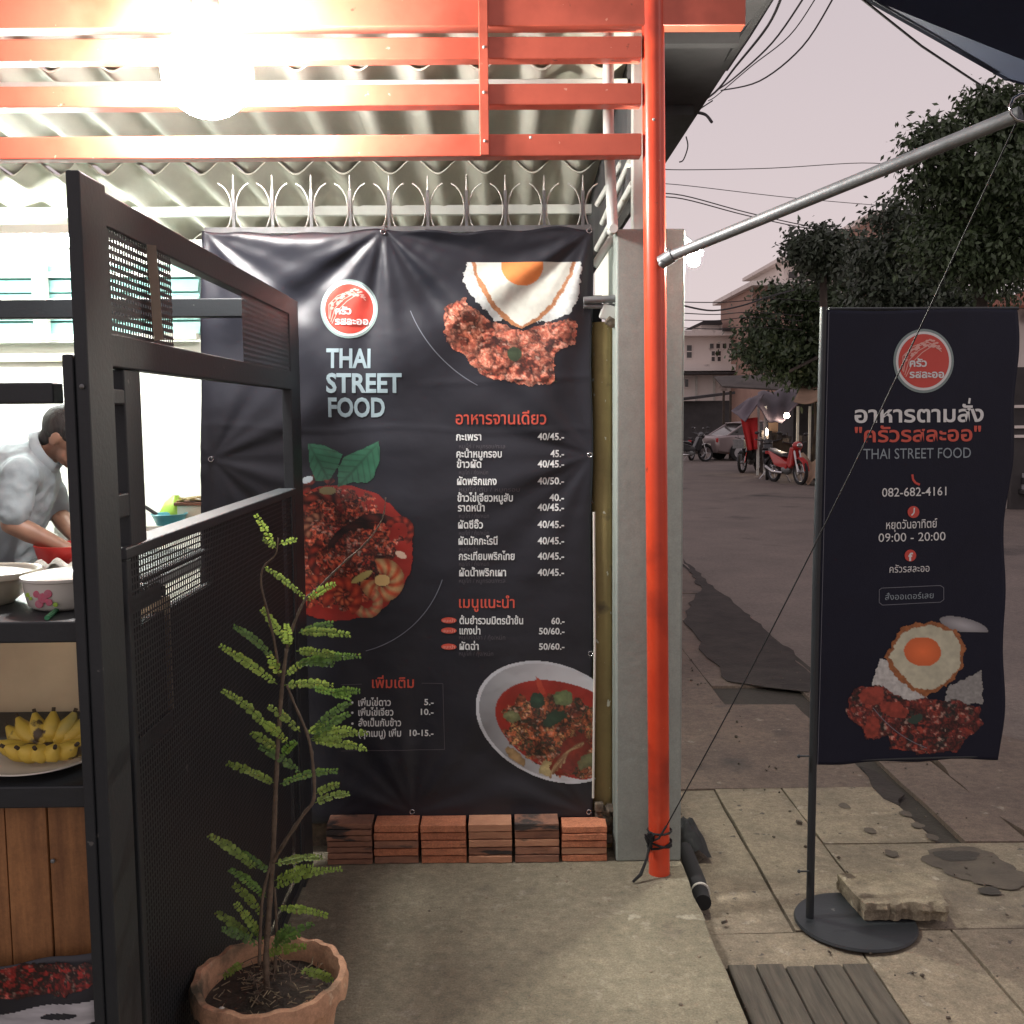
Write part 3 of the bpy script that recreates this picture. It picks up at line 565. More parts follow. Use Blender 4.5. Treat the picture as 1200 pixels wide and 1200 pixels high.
class Ink:           # collects flat lettering and line work of one colour
    def __init__(s, surf): s.surf = surf; s.G = []; s.V = []; s.F = []
    def new(s):
        if s.F: s.G.append((s.V, s.F))
        s.V = []; s.F = []
    def text(s, body, x0, x1, yb, em, off=0.014, shear=0, slope=0):
        c = bpy.data.curves.new('t', 'FONT'); c.body = body; c.resolution_u = 3; c.offset = off; o = bpy.data.objects.new('t', c); COL.objects.link(o)
        bpy.context.view_layer.update(); me = bpy.data.meshes.new_from_object(o); n = len(me.vertices); V = np.zeros(n*3); me.vertices.foreach_get('co', V); V = V.reshape(-1, 3)
        par = list(range(n))
        def fd(i):
            while par[i] != i: par[i] = par[par[i]]; i = par[i]
            return i
        F = [tuple(p.vertices) for p in me.polygons]
        for f in F:
            for i in f[1:]: par[fd(i)] = fd(f[0])
        lab = {}; st = np.array([lab.setdefault(fd(i), len(lab)) % 6 for i in range(n)])*.00012
        xa, xb = V[:,0].min(), V[:,0].max(); sc = (x1-x0)/(xb-xa) if x1 is not None else em
        s.new(); X = x0+(V[:,0]-xa)*sc; Y = yb - V[:,1]*em; Y = Y + (X-x0)*slope; s.put(X, Y, F, st)
        bpy.data.objects.remove(o); bpy.data.curves.remove(c); bpy.data.meshes.remove(me)
    def put(s, X, Y, F, st=0.):
        P = s.surf.map(np.asarray(X, float), np.asarray(Y, float), 0.) - np.array(s.surf.n)*(np.zeros(len(X))+st)[:, None]
        o = len(s.V); s.V += P.tolist(); s.F += [tuple(i+o for i in f) for f in F]
    def disc(s, cx, cy, rx, ry, n=48, r0=0, a0=0, a1=360):
        X = []; Y = []; nr = max(1, int((1-r0)*rx/3)); w = nr+1
        for k in range(n+1):
            q = R(a0+(a1-a0)*k/n)
            for j in range(w): m = r0+(1-r0)*j/nr; X.append(cx+rx*m*math.cos(q)); Y.append(cy+ry*m*math.sin(q))
        s.put(X, Y, [(w*k+j, w*k+j+1, w*k+w+j+1, w*k+w+j) for k in range(n) for j in range(nr)])
    def line(s, pts, w):
        pts = np.array(pts, float); seg_ = []
        for (x, y), (u, v) in zip(pts[:-1], pts[1:]):
            L = math.hypot(u-x, v-y); n = max(1, int(L/8)); nx_, ny_ = -(v-y)/L*w/2, (u-x)/L*w/2; X = []; Y = []
            for k in range(n+1): t = k/n; X += [x+(u-x)*t+nx_, x+(u-x)*t-nx_]; Y += [y+(v-y)*t+ny_, y+(v-y)*t-ny_]
            s.put(X, Y, [(2*k, 2*k+1, 2*k+3, 2*k+2) for k in range(n)])
    def build(s, name, m, parent, off):
        s.new()
        for V, F in s.G: s.build1(name, m, parent, off, V, F)
    def build1(s, name, m, parent, off, V, F):
        pn = np.array(s.surf.n); V = (np.array(V) - pn*off - np.array(parent.location)); me = bpy.data.meshes.new(name); me.from_pydata(V.tolist(), [], F); me.materials.append(m)
        o = bpy.data.objects.new(name, me); COL.objects.link(o); o.parent = parent; return o
def emblem(surf, parent, cx, cy, r, ry, sk=0):
    i = Ink(surf); i.disc(cx, cy, r, ry, r0=.0); i.build('emblem_rim', M['ink_ring'], parent, .0015)
    i = Ink(surf); i.disc(cx, cy, r*.92, ry*.92); i.build('emblem_ring', M['ink_white'], parent, .0020)
    i = Ink(surf); i.disc(cx, cy, r*.84, ry*.84); i.build('emblem_disc', M['ink_logo'], parent, .0025)
    i = Ink(surf); k = r/33
    for (dx, dy) in [(0, 0), (4, 3), (-3, -1), (8, 5)]:
        i.line([(cx+k*(-24+dx*.3+2), cy+k*(12+dy)), (cx+k*(-20+dx), cy+k*(-4+dy)), (cx+k*(-10+dx), cy+k*(-14+dy)), (cx+k*(4+dx*.8), cy+k*(-20+dy*.6)), (cx+k*(16+dx*.4), cy+k*(-15+dy))], .9*k)
    rr = random.Random(5)
    for q in range(38):
        t = rr.random(); x = -20+38*t; y = -3-16*math.sin(t*2.2)+rr.uniform(-4, 4); 
        if math.hypot(x, y) > 25: continue
        i.disc(cx+k*x, cy+k*y, 2.0*k, 1.1*k, 8)
    i.build('emblem_rice', M['ink_pink'], parent, .0036)
    i = Ink(surf); i.text('ครัว', cx-k*16, cx+k*3, cy+k*6, 11*k, .03); i.text('รสละออ', cx-k*16, cx+k*22, cy+k*18, 11*k, .03); i.build('emblem_lettering', M['ink_white'], parent, .0048)

# ---- wall banner
pins = [(240,272,.9),(449,268,1.3),(694,268,1.2),(248,538,.6),(695,533,.5),(483,954,.35),(691,954,.35),(380,962,.3)]
def wdisp(X, Y):
    d = np.zeros(X.shape) if hasattr(X, 'shape') else 0.
    for k, (x, y, a) in enumerate(pins):
        r = np.hypot(X-x, Y-y)+1e-3; th = np.arctan2(Y-y, X-x)
        d = d + a*.0085*(r/55)*np.exp(-(r/105)**1.1)*(np.sin(th*(9 if a > .8 else 7)+k*1.7)+.5*np.sin(th*17+k))
    d = d + .0012*np.exp(-((Y-503-.01*(X-450)+3*np.sin(X*.03))/3.)**2) + .0018*(fbm(X*.012, Y*.02, 3)-.5)*3
    d = d + .006*(fbm(X*.035+Y*.012, Y*.03, 8)-.5)*np.exp(-(Y-268)/60.)*1.8 + .0015*np.exp(-((Y-455+.05*X-20)/4.)**2)*np.clip((X-470)/60, 0, 1)
    return d
wb = thing('menu_banner', (aY(465, 960, YW).x, YW, .15), 'large black menu banner with food pictures and Thai price list hung on the wall grille', 'banner')
wf = Surf((0, YW, 1), (0, 1, 0), wdisp)
nx_, ny_ = 150, 230
gx_, gy_ = np.meshgrid(np.linspace(0, 1, nx_), np.linspace(0, 1, ny_))
top = 270 - 3*gx_ + 4*np.abs(np.sin(gx_*math.pi*2.15 + .1))**1.5 + 1.5*np.sin(gx_*40); bot = 968 - 9*gx_
PX = (236 + (694.5-236)*gx_ + 1.2*np.sin(gy_*21)*gx_ - gy_*1.0); PY = top + (bot-top)*gy_
BP = wf.map(PX, PY).reshape(-1, 3)
b = MB(); b.add([tuple(p) for p in BP], [(j*nx_+i, (j+1)*nx_+i, (j+1)*nx_+i+1, j*nx_+i+1) for j in range(ny_-1) for i in range(nx_-1)])
o = b.build('banner_sheet', M['vinyl'], wb, smooth=True); sd = o.modifiers.new('s', 'SOLIDIFY'); sd.thickness = .0015; sd.offset = -1
patchmesh(pa, wf, 'egg_rice_picture', M['print'], wb); patchmesh(pb, wf, 'curry_picture', M['print'], wb); patchmesh(pc, wf, 'soup_bowl_picture', M['print'], wb)
emblem(wf, wb, 409, 362, 33.5, 34.5)
i = Ink(wf)
i.text('THAI', 383, 434, 430.5, 31, .03); i.text('STREET', 383, 471, 459.5, 31, .03); i.text('FOOD', 385, 451, 488, 31, .03); i.build('lettering', M['ink_blue'], wb, .0018)
i = Ink(wf); i.text('อาหารจานเดียว', 534, 640, 497, 20, .012); i.text('เมนูแนะนำ', 538, 603, 712, 18, .012); i.text('เพิ่มเติม', 436, 485, 806, 17, .012); i.build('lettering', M['ink_red'], wb, .0018)
i = Ink(wf)
menu = [('กะเพรา', 564, 516, '40/45.-'), ('คะน้าหมูกรอบ', 588, 536, '45.-'), ('ข้าวผัด', 564, 548, '40/45.-'), ('ผัดพริกแกง', 582, 568, '40/50.-'), ('ข้าวไข่เจียวหมูสับ', 601, 587.5, '40.-'),
        ('ราดหน้า', 568, 599, '40/45.-'), ('ผัดซีอิ๊ว', 566, 619, '40/45.-'), ('ผัดมักกะโรนี', 583, 638, '40/45.-'), ('กระเทียมพริกไทย', 603, 656, '40/45.-'), ('ผัดน้ำพริกเผา', 593, 675, '40/45.-')]
for k, (t_, x1, y, p) in enumerate(menu):
    x0 = 534.5+k*.4; i.text(t_, x0, x1, y, 12.5, .022); i.text(p, 661 - {7: 31, 4: 17}[len(p)] if p != '45.-' else 645, 661, y-.5, 11.5, .022)
for (t_, x1, y, p, px) in [('ต้มยำรวมมิตรน้ำข้น', 613, 731, '60.-', 646), ('แกงป่า', 563, 743, '50/60.-', 631.5), ('ผัดฉ่า', 561, 761, '50/60.-', 631.5)]:
    i.text(t_, 538.5, x1, y, 12, .022); i.text(p, px, 661.5, y, 10.5, .022)
for (t_, x1, y, p, px) in [('เพิ่มไข่ดาว', 458, 827, '5.-', 497), ('เพิ่มไข่เจียว', 461, 838.5, '10.-', 493), ('สั่งเป็นกับข้าว', 470, 851, None, 0), ('(ทุกเมนู) เพิ่ม', 470, 863, '10-15.-', 480)]:
    i.text(t_, 420, x1, y, 11.5, .02)
    if p: i.text(p, px, 508, y-.5, 10, .02)
for y in (823, 835, 848): i.new(); i.disc(413, y, 1.4, 1.4, 10)
i.build('lettering', M['ink_white'], wb, .0018)
i = Ink(wf)
for (y, x1, t_) in [(525.5, 592, 'หมู/ไก่ / หมูกรอบ/ทะเล'), (556, 572, 'หมู/ไก่ / กุ้ง/หมึก'), (576, 609, 'หมู/ไก่/ตับ / หมูกรอบ'), (607, 573, 'หมู/ไก่ / กุ้ง/หมึก'), (627, 573, 'หมู/ไก่ / กุ้ง/หมึก'), (646, 560, 'หมู/ไก่/กุ้ง'), (663, 573, 'หมู/ไก่ / กุ้ง/หมึก'), (683, 592, 'หมู/ไก่ / หมูกรอบ/ทะเล'), (749, 592, 'หมู/ไก่/ปลา / กุ้ง/หมึก'), (768, 578, 'หมู/ไก่ / กุ้ง/หมึก')]:
    i.text(t_, 538, x1, y, 7, .0)
i.new(); i.line([(400, 802), (424, 801.5)], .8); i.new(); i.line([(494, 801), (519, 801), (521, 878), (400, 880)], .8)
i.build('lettering', M['ink_dim'], wb, .0018)
i = Ink(wf)
for y in (727, 739, 758): i.new(); i.disc(526, y, 9, 3.6, 24)
i.build('recommended_tag', M['ink_red'], wb, .0016)
i = Ink(wf)
for y in (729, 741, 760): i.text('แนะนำ', 519, 533, y, 5.2, .0)
i.build('lettering', M['ink_pink'], wb, .0022)
i = Ink(wf); i.disc(398, 640, 127, 127, 40, .9925, 18, 76); i.new(); i.disc(640, 300, 172, 172, 30, .994, 118, 158); i.build('plate_rim_line', M['ink_line'], wb, .0018)
for k, (x, y) in enumerate([(248, 538), (449, 272), (690, 271), (691, 533), (692, 766), (483, 951), (690, 951)]):
    P = Vector(wf.map(np.array([float(x)]), np.array([float(y)]), .002)[0]); bm_ = MB()
    bm_.tube([P + Vector((.008*math.cos(q*.7), -.002, .008*math.sin(q*.7))) for q in range(10)], .002, 6); bm_.build('eyelet', M['chrome'], wb, smooth=True)
    MB().tube([P, P + Vector((.006, .01, .02)), P + Vector((.0, .05, .03))], .0015, 5).build('tie', M['galv'] if k < 4 else M['rope'], wb)

# ---- flag banner on its stand
fb = aZ(949, 1074, SZ+.02); FY = fb.y
fs = thing('flag_banner', (fb.x, fb.y, SZ), 'black rectangular flag banner advertising Thai street food on a pole with a round base plate', 'banner')
def fdisp(X, Y):
    u = (X-960)/230; v = (Y-365)/530
    return .006*np.sin(u*5+v*2.5)*(.3+u) + .004*(fbm(X*.02+Y*.01, Y*.006, 4)-.5)*2 + .002*np.exp(-((X-1072+(Y-380)*.53)/9.)**2)
ang = math.atan2(.055, .66); nrm = Vector((-math.sin(ang), math.cos(ang), 0)); ffs = Surf((fb.x, FY-.004, 1), nrm, fdisp)
nx_, ny_ = 60, 130; gx_, gy_ = np.meshgrid(np.linspace(0, 1, nx_), np.linspace(0, 1, ny_))
Lx = 966+(955-966)*gy_; Rx = 1194 + (1169-1194)*gy_ + 3*np.sin(gy_*9)*gx_ + 2*np.sin(gy_*23)*gx_; Ty = 363+0*gx_+1.5*np.sin(gx_*6); By = 896-7*gx_+1.2*np.sin(gx_*14)
PX = Lx+(Rx-Lx)*gx_; PY = Ty+(By-Ty)*gy_; BP = ffs.map(PX, PY).reshape(-1, 3); b = MB()
b.add([tuple(p) for p in BP], [(j*nx_+i_, (j+1)*nx_+i_, (j+1)*nx_+i_+1, j*nx_+i_+1) for j in range(ny_-1) for i_ in range(nx_-1)])
o = b.build('flag', M['flagcloth'], fs, smooth=True); sd = o.modifiers.new('s', 'SOLIDIFY'); sd.thickness = .0012; sd.offset = -1
patchmesh(pd, ffs, 'egg_rice_picture', M['printflag'], fs)
emblem(ffs, fs, 1082, 423, 36, 37.5)
i = Ink(ffs); i.text('อาหารตามสัง', 1001, 1154, 495, 26, .022, slope=-.008); i.new(); i.line([(1137.5, 466.5), (1136.5, 473)], 2.6)
i.text('082-682-4161', 1033, 1110, 582, 14.5, .004, slope=-.02); i.text('หยุดวันอาทิตย์', 1038, 1099, 620, 14, .006, slope=-.03)
i.text('09:00 - 20:00', 1029, 1109, 635, 14.5, .0, slope=-.02); i.text('ครัวรสละออ', 1042, 1090, 671, 12, .0, slope=-.02); i.build('lettering', M['ink_white'], fs, .0018)
i = Ink(ffs); i.text('"ครัวรสละออ"', 1001, 1151, 518, 24, .02, slope=-.01); i.build('lettering', M['ink_red'], fs, .0018)
i = Ink(ffs); i.text('THAI STREET FOOD', 1011, 1139, 538, 17.5, .0, slope=-.012)
i.text('สั่งออเดอร์เลย', 1037, 1095, 703, 10, .0, slope=-.03)
i.build('lettering', M['ink_grey'], fs, .0018)
i = Ink(ffs); i.line([(1030, 691), (1033, 689), (1103, 686.5), (1107, 689), (1107, 703), (1103, 706), (1034, 709), (1030, 706), (1030, 691)], .7); i.new(); i.disc(1130, 730, 140, 155, 30, .994, 108, 140); i.build('line_work', M['ink_line'], fs, .0018)
i = Ink(ffs); i.disc(1070.5, 600, 7, 7, 24); i.new(); i.disc(1067, 651, 7, 7, 24); i.new(); i.line([(1069, 556), (1070, 562), (1073, 566), (1078, 568)], 2.6); i.build('icon', M['ink_logo'], fs, .0018)
i = Ink(ffs); i.line([(1071.5, 595), (1071, 601), (1068, 604)], 1.5); i.text('f', 1064.5, 1070, 657, 13, .03); i.build('icon_mark', M['ink_white'], fs, .0024)
pt = aY(968, 352, FY); MB().tube([(fb.x, FY, SZ+.01), (fb.x, FY, 1.0), (fb.x+.006, FY, pt.z-.02)], [.0125, .0125, .0105], 16).build('pole', M['black_steel'], fs, smooth=40)
pe2 = ffs.map(np.array([972., 1196.]), np.array([362., 361.])); MB().tube([Vector(pe2[0])+nrm*.006, Vector(pe2[1])+nrm*.006], .005, 8).build('top_arm', M['black_steel'], fs, smooth=40)
pe2 = ffs.map(np.array([960., 1166.]), np.array([893., 886.])); MB().tube([Vector(pe2[0])+nrm*.006, Vector(pe2[1])+nrm*.006], .004, 8).build('bottom_arm', M['black_steel'], fs, smooth=40)
for y in (886, 1021):
    a = aY(948, y, FY-.01); MB().tube([a+Vector((-.032, 0, 0)), a], .003, 8).build('clamp_screw', M['black_steel'], fs); MB().ball(a+Vector((-.032, 0, 0)), .006, 8, 5).build('clamp_knob', M['black_steel'], fs, smooth=True)
dc = aZ(1002, 1080, SZ+.01); MB().lathe([(.187, 0), (.19, .004), (.186, .011), (.05, .013), (.001, .013)], (dc.x, dc.y, SZ+.006), 48).build('base_plate', M['black_steel'], fs, smooth=40)
seg('hem_line', [Vector(ffs.map(np.array([971.-k*1.3]), np.array([366.+k*53]), .002)[0]) for k in range(11)], .0012, M['ink_line'], fs, 4)

# ================================================================ clay bricks in front of the sill
bx = [(383, 437, 7, 'brick3'), (438, 491, 5, 'brick'), (493, 547, 5, 'brick'), (549, 601, 5, 'brick2'), (603, 656, 5, 'brick3'), (658, 712, 5, 'brick')]
desc = ['leftmost stack of dark bricks beside the black stall panel', 'second stack of red bricks from the left, under the banner corner eyelet', 'third stack of bricks from the left, with a chipped top brick',
        'fourth stack from the left, of paler bricks', 'fifth stack from the left, of brown bricks with a bowed bottom course', 'rightmost stack of bright red bricks next to the grey column']
ytop = [966, 967, 967, 966, 965, 969]
rnd.seed(12); shared = {}
for k, (x0, x1, n, m_) in enumerate(bx):
    a = aY(x0+.8, 1010, YB); c = aY(x1-.8, 1010, YB); zt = aY(x0, ytop[k], YB).z
    t = thing('brick_stack', ((a.x+c.x)/2, YB+.04, 0), desc[k], 'bricks', 'stacks of clay bricks below the menu banner')
    h = zt/n
    for j in range(n):
        dx = rnd.uniform(-.0015, .0015); dy = rnd.uniform(-.003, .003)
        key = (k, j % 3, n); 
        b = MB(); x0_, x1_ = a.x+dx, c.x+dx; seg_n = 7; P = []
        for s_ in range(seg_n+1):
            x = x0_+(x1_-x0_)*s_/seg_n; e1 = rnd.uniform(0, .0018); e2 = rnd.uniform(0, .0015)
            P.append([(x, YB+dy+e1, h*j+.0012+e2), (x, YB+.085, h*j+.0012), (x, YB+.085, h*(j+1)-.0012), (x, YB+dy+e1, h*(j+1)-.0016-e2)])
        V = [p for q in P for p in q]; F = [(0,1,2,3), tuple(4*seg_n+i_ for i_ in (3,2,1,0))]
        for s_ in range(seg_n): F += [(4*s_+i_, 4*s_+4+i_, 4*s_+4+(i_+1)%4, 4*s_+(i_+1)%4) for i_ in range(4)]
        mm = M[m_] if rnd.random() < .7 else M[rnd.choice(['brick', 'brick2', 'brick3'])]
        b.add(V, F).build('brick', mm, t, bevel=.0012)

# ================================================================ lamps
E1 = emit('lamp_glow', (1.0, .965, .93), 330); E2 = emit('small_lamp_glow', (1, .97, .84), 6500); E3 = emit('tube_glow', (.93, 1, .95), 420); E4 = emit('stall_bulb_glow', (1, .82, .62), 110)
lc = aY(243, 84, 3.08)
lt = thing('hanging_lamp', (lc.x, lc.y, lc.z), 'dazzling white globe lamp hanging in front of the orange slats above the black stall', 'lamp')
MB().ball(lc, .13, 32, 18).build('bulb', E1, lt, smooth=True)
MB().lathe([(.03, 0), (.045, .02), (.04, .08), (.02, .1)], lc+Vector((0, 0, .12)), 20).build('socket', M['enamel'], lt, smooth=40)
MB().tube([lc+Vector((0, 0, .21)), lc+Vector((0, 0, .8))], .004, 6).build('cord', M['wire'], lt)
l2 = aY(813, 305, YB+.05)
lt = thing('column_lamp', tuple(l2), 'small lit floodlight fixed to the right side of the grey column under the pipe', 'lamp')
MB().ball(l2, .021, 16, 10, (1, .6, 1)).build('lamp_face', E2, lt, smooth=True)
MB().prism([aY(801, 273, YB+.11), aY(802, 291, YB+.11), aY(824, 300, YB+.11), aY(826, 294, YB+.11)], (0, .03, 0)).build('housing', M['black_plain'], lt, bevel=.003)
l3 = aY(20, 284, 4.7)
lt = thing('fluorescent_tube', tuple(l3), 'lit fluorescent tube hanging in the kitchen at the upper left', 'lamp')
MB().tube([l3+Vector((-.62, 0, 0)), l3+Vector((.30, 0, 0))], .02, 12).build('tube', E3, lt, smooth=40)
MB().box(l3.x-.65, l3.x+.33, 4.66, 4.74, l3.z+.03, l3.z+.07).build('holder', M['enamel'], lt, bevel=.003)

# ================================================================ kitchen behind the stall
kw = struct(MB().box(-5, -.2, 5.6, 5.7, 0, 2.45).build('kitchen_wall', M['white']))
struct(MB().box(-3.2, -3.1, YB+.6, 5.6, 0, 2.5).build('kitchen_side_wall', M['white']))
lv = thing('louvre_window', (-2, 5.58, 2.1), 'white framed window with horizontal bars and teal louvre glass in the kitchen back wall', 'window')
a = aY(-60, 312, 5.57); c = aY(236, 392, 5.57)
MB().box(a.x, c.x, 5.585, 5.598, c.z, a.z).build('backing', M['teal'], lv)
n = 5
for k in range(n):
    z = c.z + (a.z-c.z)*(k+.5)/n; MB().obox(((a.x+c.x)/2, 5.55, z), (c.x-a.x, .004, (a.z-c.z)/n*1.05), rx=-.5).build('louvre', M['teal'], lv)
for y in (322, 353): q = aY(100, y, 5.5); MB().box(a.x, c.x, 5.49, 5.51, q.z-.014, q.z+.014).build('bar', M['enamel'], lv)
for x in (50, -45): q = aY(x, 350, 5.5); MB().box(q.x-.035, q.x+.035, 5.46, 5.5, c.z, a.z).build('mullion', M['enamel'], lv)
MB().box(a.x, c.x, 5.47, 5.52, c.z-.03, c.z).build('sill', M['enamel'], lv)
q = aY(100, 418, 5.5); tag(MB().box(-3, c.x, 5.55, 5.6, q.z-.02, q.z).build('wall_ledge', M['cream']), 'cream ledge along the kitchen back wall below the window', 'ledge')
q = aY(232, 312, YB+.05); bp = aY(240, 600, YB+.05)
tag(MB().tube([(q.x, YB+.12, 0), (q.x, YB+.12, 1.95)], .012, 12).build('blue_pipe', M['blue'], smooth=40), 'bright blue upright pipe at the left edge of the menu banner', 'pipe')
# worktable the cook leans over
kt = thing('work_table', (-1.9, 4.2, 0), 'steel work table in front of the leaning cook', 'table')
tz = aY(85, 668, 3.75).z
MB().box(-2.9, -1.2, 3.62, 4.35, tz-.04, tz).build('table_top', M['galv'], kt, bevel=.004)
for x in (-2.85, -1.25):
    for y in (3.66, 4.3): MB().box(x-.02, x+.02, y-.02, y+.02, 0, tz-.04).build('leg', M['galv'], kt)
MB().box(-2.88, -1.22, 3.66, 3.68, .25, tz-.05).build('apron_panel', M['dark_in'], kt)
a = aY(78, 640, 3.85); tb = MB().lathe([(.07, 0), (.10, .03), (.115, .085), (.108, .085), (.095, .03), (.06, .01)], (a.x, 3.85, tz), 28)
tag(tb.build('red_basin', M['redp'], smooth=40), 'red plastic basin under the hands of the cook', 'basin')
b = MB(); V = []; nn = 12
for j in range(nn+1):
    for i_ in range(nn+1): u, v = i_/nn, j/nn; V.append((a.x+.02+.16*(u-.5)+.02*math.sin(9*v), 3.68+.10*(v-.5), tz+.012+.035*abs(math.sin(u*7+v*5))*math.sin(math.pi*u)+.012*math.sin(v*13)))
b.add(V, [(j*(nn+1)+i_, j*(nn+1)+i_+1, (j+1)*(nn+1)+i_+1, (j+1)*(nn+1)+i_) for j in range(nn) for i_ in range(nn)])
o = b.build('white_rag', M['cloth_w'], smooth=True); sd = o.modifiers.new('s', 'SOLIDIFY'); sd.thickness = .004; tag(o, 'crumpled white rag lying on the work table beside the enamel pot', 'cloth')
# side table with box, bag and basket seen through the stall window
q = aY(215, 612, 4.6); st = thing('side_table', (-1.55, 4.6, 0), 'white side table in the kitchen behind the black stall', 'table')
MB().box(-1.95, -1.25, 4.45, 4.95, q.z-.03, q.z).build('table_top', M['enamel'], st, bevel=.003)
for x in (-1.92, -1.28):
    for y in (4.48, 4.92): MB().box(x-.02, x+.02, y-.02, y+.02, 0, q.z-.03).build('leg', M['enamel'], st)
a = aY(212, 605, 4.6); c = aY(246, 591, 4.6)
bxo = thing('cream_box', (a.x+.07, 4.6, q.z), 'cream box with a brown lid on the white side table', 'box')
MB().box(a.x, c.x+.02, 4.55, 4.7, q.z, c.z).build('box_body', M['cream'], bxo, bevel=.002); MB().box(a.x-.012, c.x+.03, 4.54, 4.71, c.z, c.z+.014).build('lid', M['brownlid'], bxo, bevel=.002)
b = MB(); rnd.seed(4)
for k in range(7): b.obox((a.x+.02+.02*k, 4.6+rnd.uniform(-.03, .03), c.z+.022+.004*k % .012), (.06, .05, .005), rnd.random()*3, rnd.uniform(-.2, .2), rnd.uniform(-.2, .2))
b.build('dried_leaves', M['ochre'], bxo, kind='stuff')
a = aY(194, 604, 4.5); b = MB().lathe([(.03, 0), (.06, .02), (.065, .05), (.04, .09), (.012, .12)], (a.x+.01, 4.62, q.z), 20, fn=lambda r, z, t_, i_: (r*(1+.18*math.sin(5*t_+i_)), z))
tag(b.build('lime_bag', M['lime'], smooth=True), 'lime green plastic bag between the blue basket and the cream box', 'bag')
a = aY(196, 609, 4.47); b = MB().lathe([(.055, 0), (.075, .045), (.08, .048), (.078, .05), (.07, .045), (.05, .006)], (a.x, 4.5, q.z), 24); tag(b.build('blue_basket', M['bluep'], smooth=40), 'pale blue plastic basket on the edge of the white side table', 'basket')
tag(MB().tube([aY(170, 594, 4.5), aY(184, 603, 4.5)], .008, 8).build('pan_handle', M['black_plain']), 'black handle sticking out beside the blue basket', 'handle')

# ---- the cook
def skinfig(name, nodes, edges, m, parent, lv=2, root=0, name_sub='s'):
    me = bpy.data.meshes.new(name); off = parent.location
    me.from_pydata([tuple(Vector(p)-off) for p, r in nodes], edges, []); me.materials.append(m)
    o = bpy.data.objects.new(name, me); COL.objects.link(o); o.parent = parent
    sk = o.modifiers.new('skin', 'SKIN'); sk.use_smooth_shade = True
    for i_, (p, r) in enumerate(nodes):
        d_ = me.skin_vertices[0].data[i_]; d_.radius = r if isinstance(r, tuple) else (r, r); d_.use_root = (i_ == root)
    sb = o.modifiers.new('sub', 'SUBSURF'); sb.levels = lv; sb.render_levels = lv; return o
PY_ = 3.98; T = lambda x, y, dy=0: aY(x, y, PY_+dy)
def chain(b, pts, sc=(1,1,1), step=.35):        # pts: (position, radius); overlapping balls, merged later by a voxel remesh
    for (p, r), (q, t) in zip(pts[:-1], pts[1:]):
        n = max(1, int((q-p).length/(min(r, t)*step)))
        for k in range(n+1): u = k/n; b.ball(p+(q-p)*u, r+(t-r)*u, 14, 9, sc)
def merged(b, name, m, parent, vox, it, fold=0):
    o = b.build(name, m, parent); r = o.modifiers.new('r', 'REMESH'); r.mode = 'VOXEL'; r.voxel_size = vox; r.use_smooth_shade = True
    sm = o.modifiers.new('sm', 'SMOOTH'); sm.iterations = it; sm.factor = .5
    if fold:
        tx = bpy.data.textures.new('folds', 'CLOUDS'); tx.noise_scale = .055; tx.noise_depth = 2; d = o.modifiers.new('d', 'DISPLACE'); d.texture = tx; d.strength = fold; d.mid_level = .5
    return o
hip = T(-12, 700, .05); per = thing('person', (hip.x, hip.y, 0), 'person in a grey polo shirt bending forward over the work table, reaching with both hands', 'person')
hd = T(80, 513, .0); nk = T(57, 527, .02); ch = T(26, 562, .04); wa = T(2, 640, .05); Yv = Vector((0, 1, 0))
shn = T(24, 556, -.15); eln = T(13, 614, -.18); wrn = T(78, 643, -.12); shf = T(50, 560, .2); elf = T(68, 602, .2); wrf = T(90, 632, .08)
fw = Vector((.80, -.10, -.52)).normalized(); uu = (Vector((0, 0, 1)) - fw*fw.z).normalized(); sdv = fw.cross(uu)
b = MB(); B_ = b.ball; hr = Matrix((fw, sdv, uu)).transposed()
B_(hd+uu*.018-fw*.012, .086, 20, 14, (1.08, .86, 1.0), hr); B_(hd+fw*.034-uu*.045, .056, 16, 10, (1, .92, 1), hr); B_(hd+fw*.052-uu*.082, .026, 12, 8, (1, 1.2, .8), hr)
chain(b, [(hd+fw*.080+uu*.012, .011), (hd+fw*.108-uu*.018, .014)]); B_(hd+fw*.078+uu*.03, .018, 12, 8, (.8, 2.6, .6), hr); B_(hd+fw*.085-uu*.05, .012, 10, 6, (1, 1.9, .7), hr)
for s_ in (-1, 1): B_(hd-fw*.008-uu*.008+sdv*s_*.078, .026, 14, 8, (.75, .35, 1.15), hr); B_(hd+fw*.055-uu*.015+sdv*s_*.04, .024, 10, 6, (1, 1, 1), hr)
chain(b, [(hd-uu*.04-fw*.02, .052), (nk, .056), (nk+(ch-nk)*.4, .06)])
chain(b, [(ch, .10), (wa, .10), (hip, .11)], (.85, 1.25, 1))
for (a1, a2, a3) in ((shn, eln, wrn), (shf, elf, wrf)):
    chain(b, [(ch+(a1-ch)*.6, .055), (a1, .052), (a1+(a2-a1)*.5, .046), (a2, .038), (a2+(a3-a2)*.3, .040), (a3, .026)], step=.25)
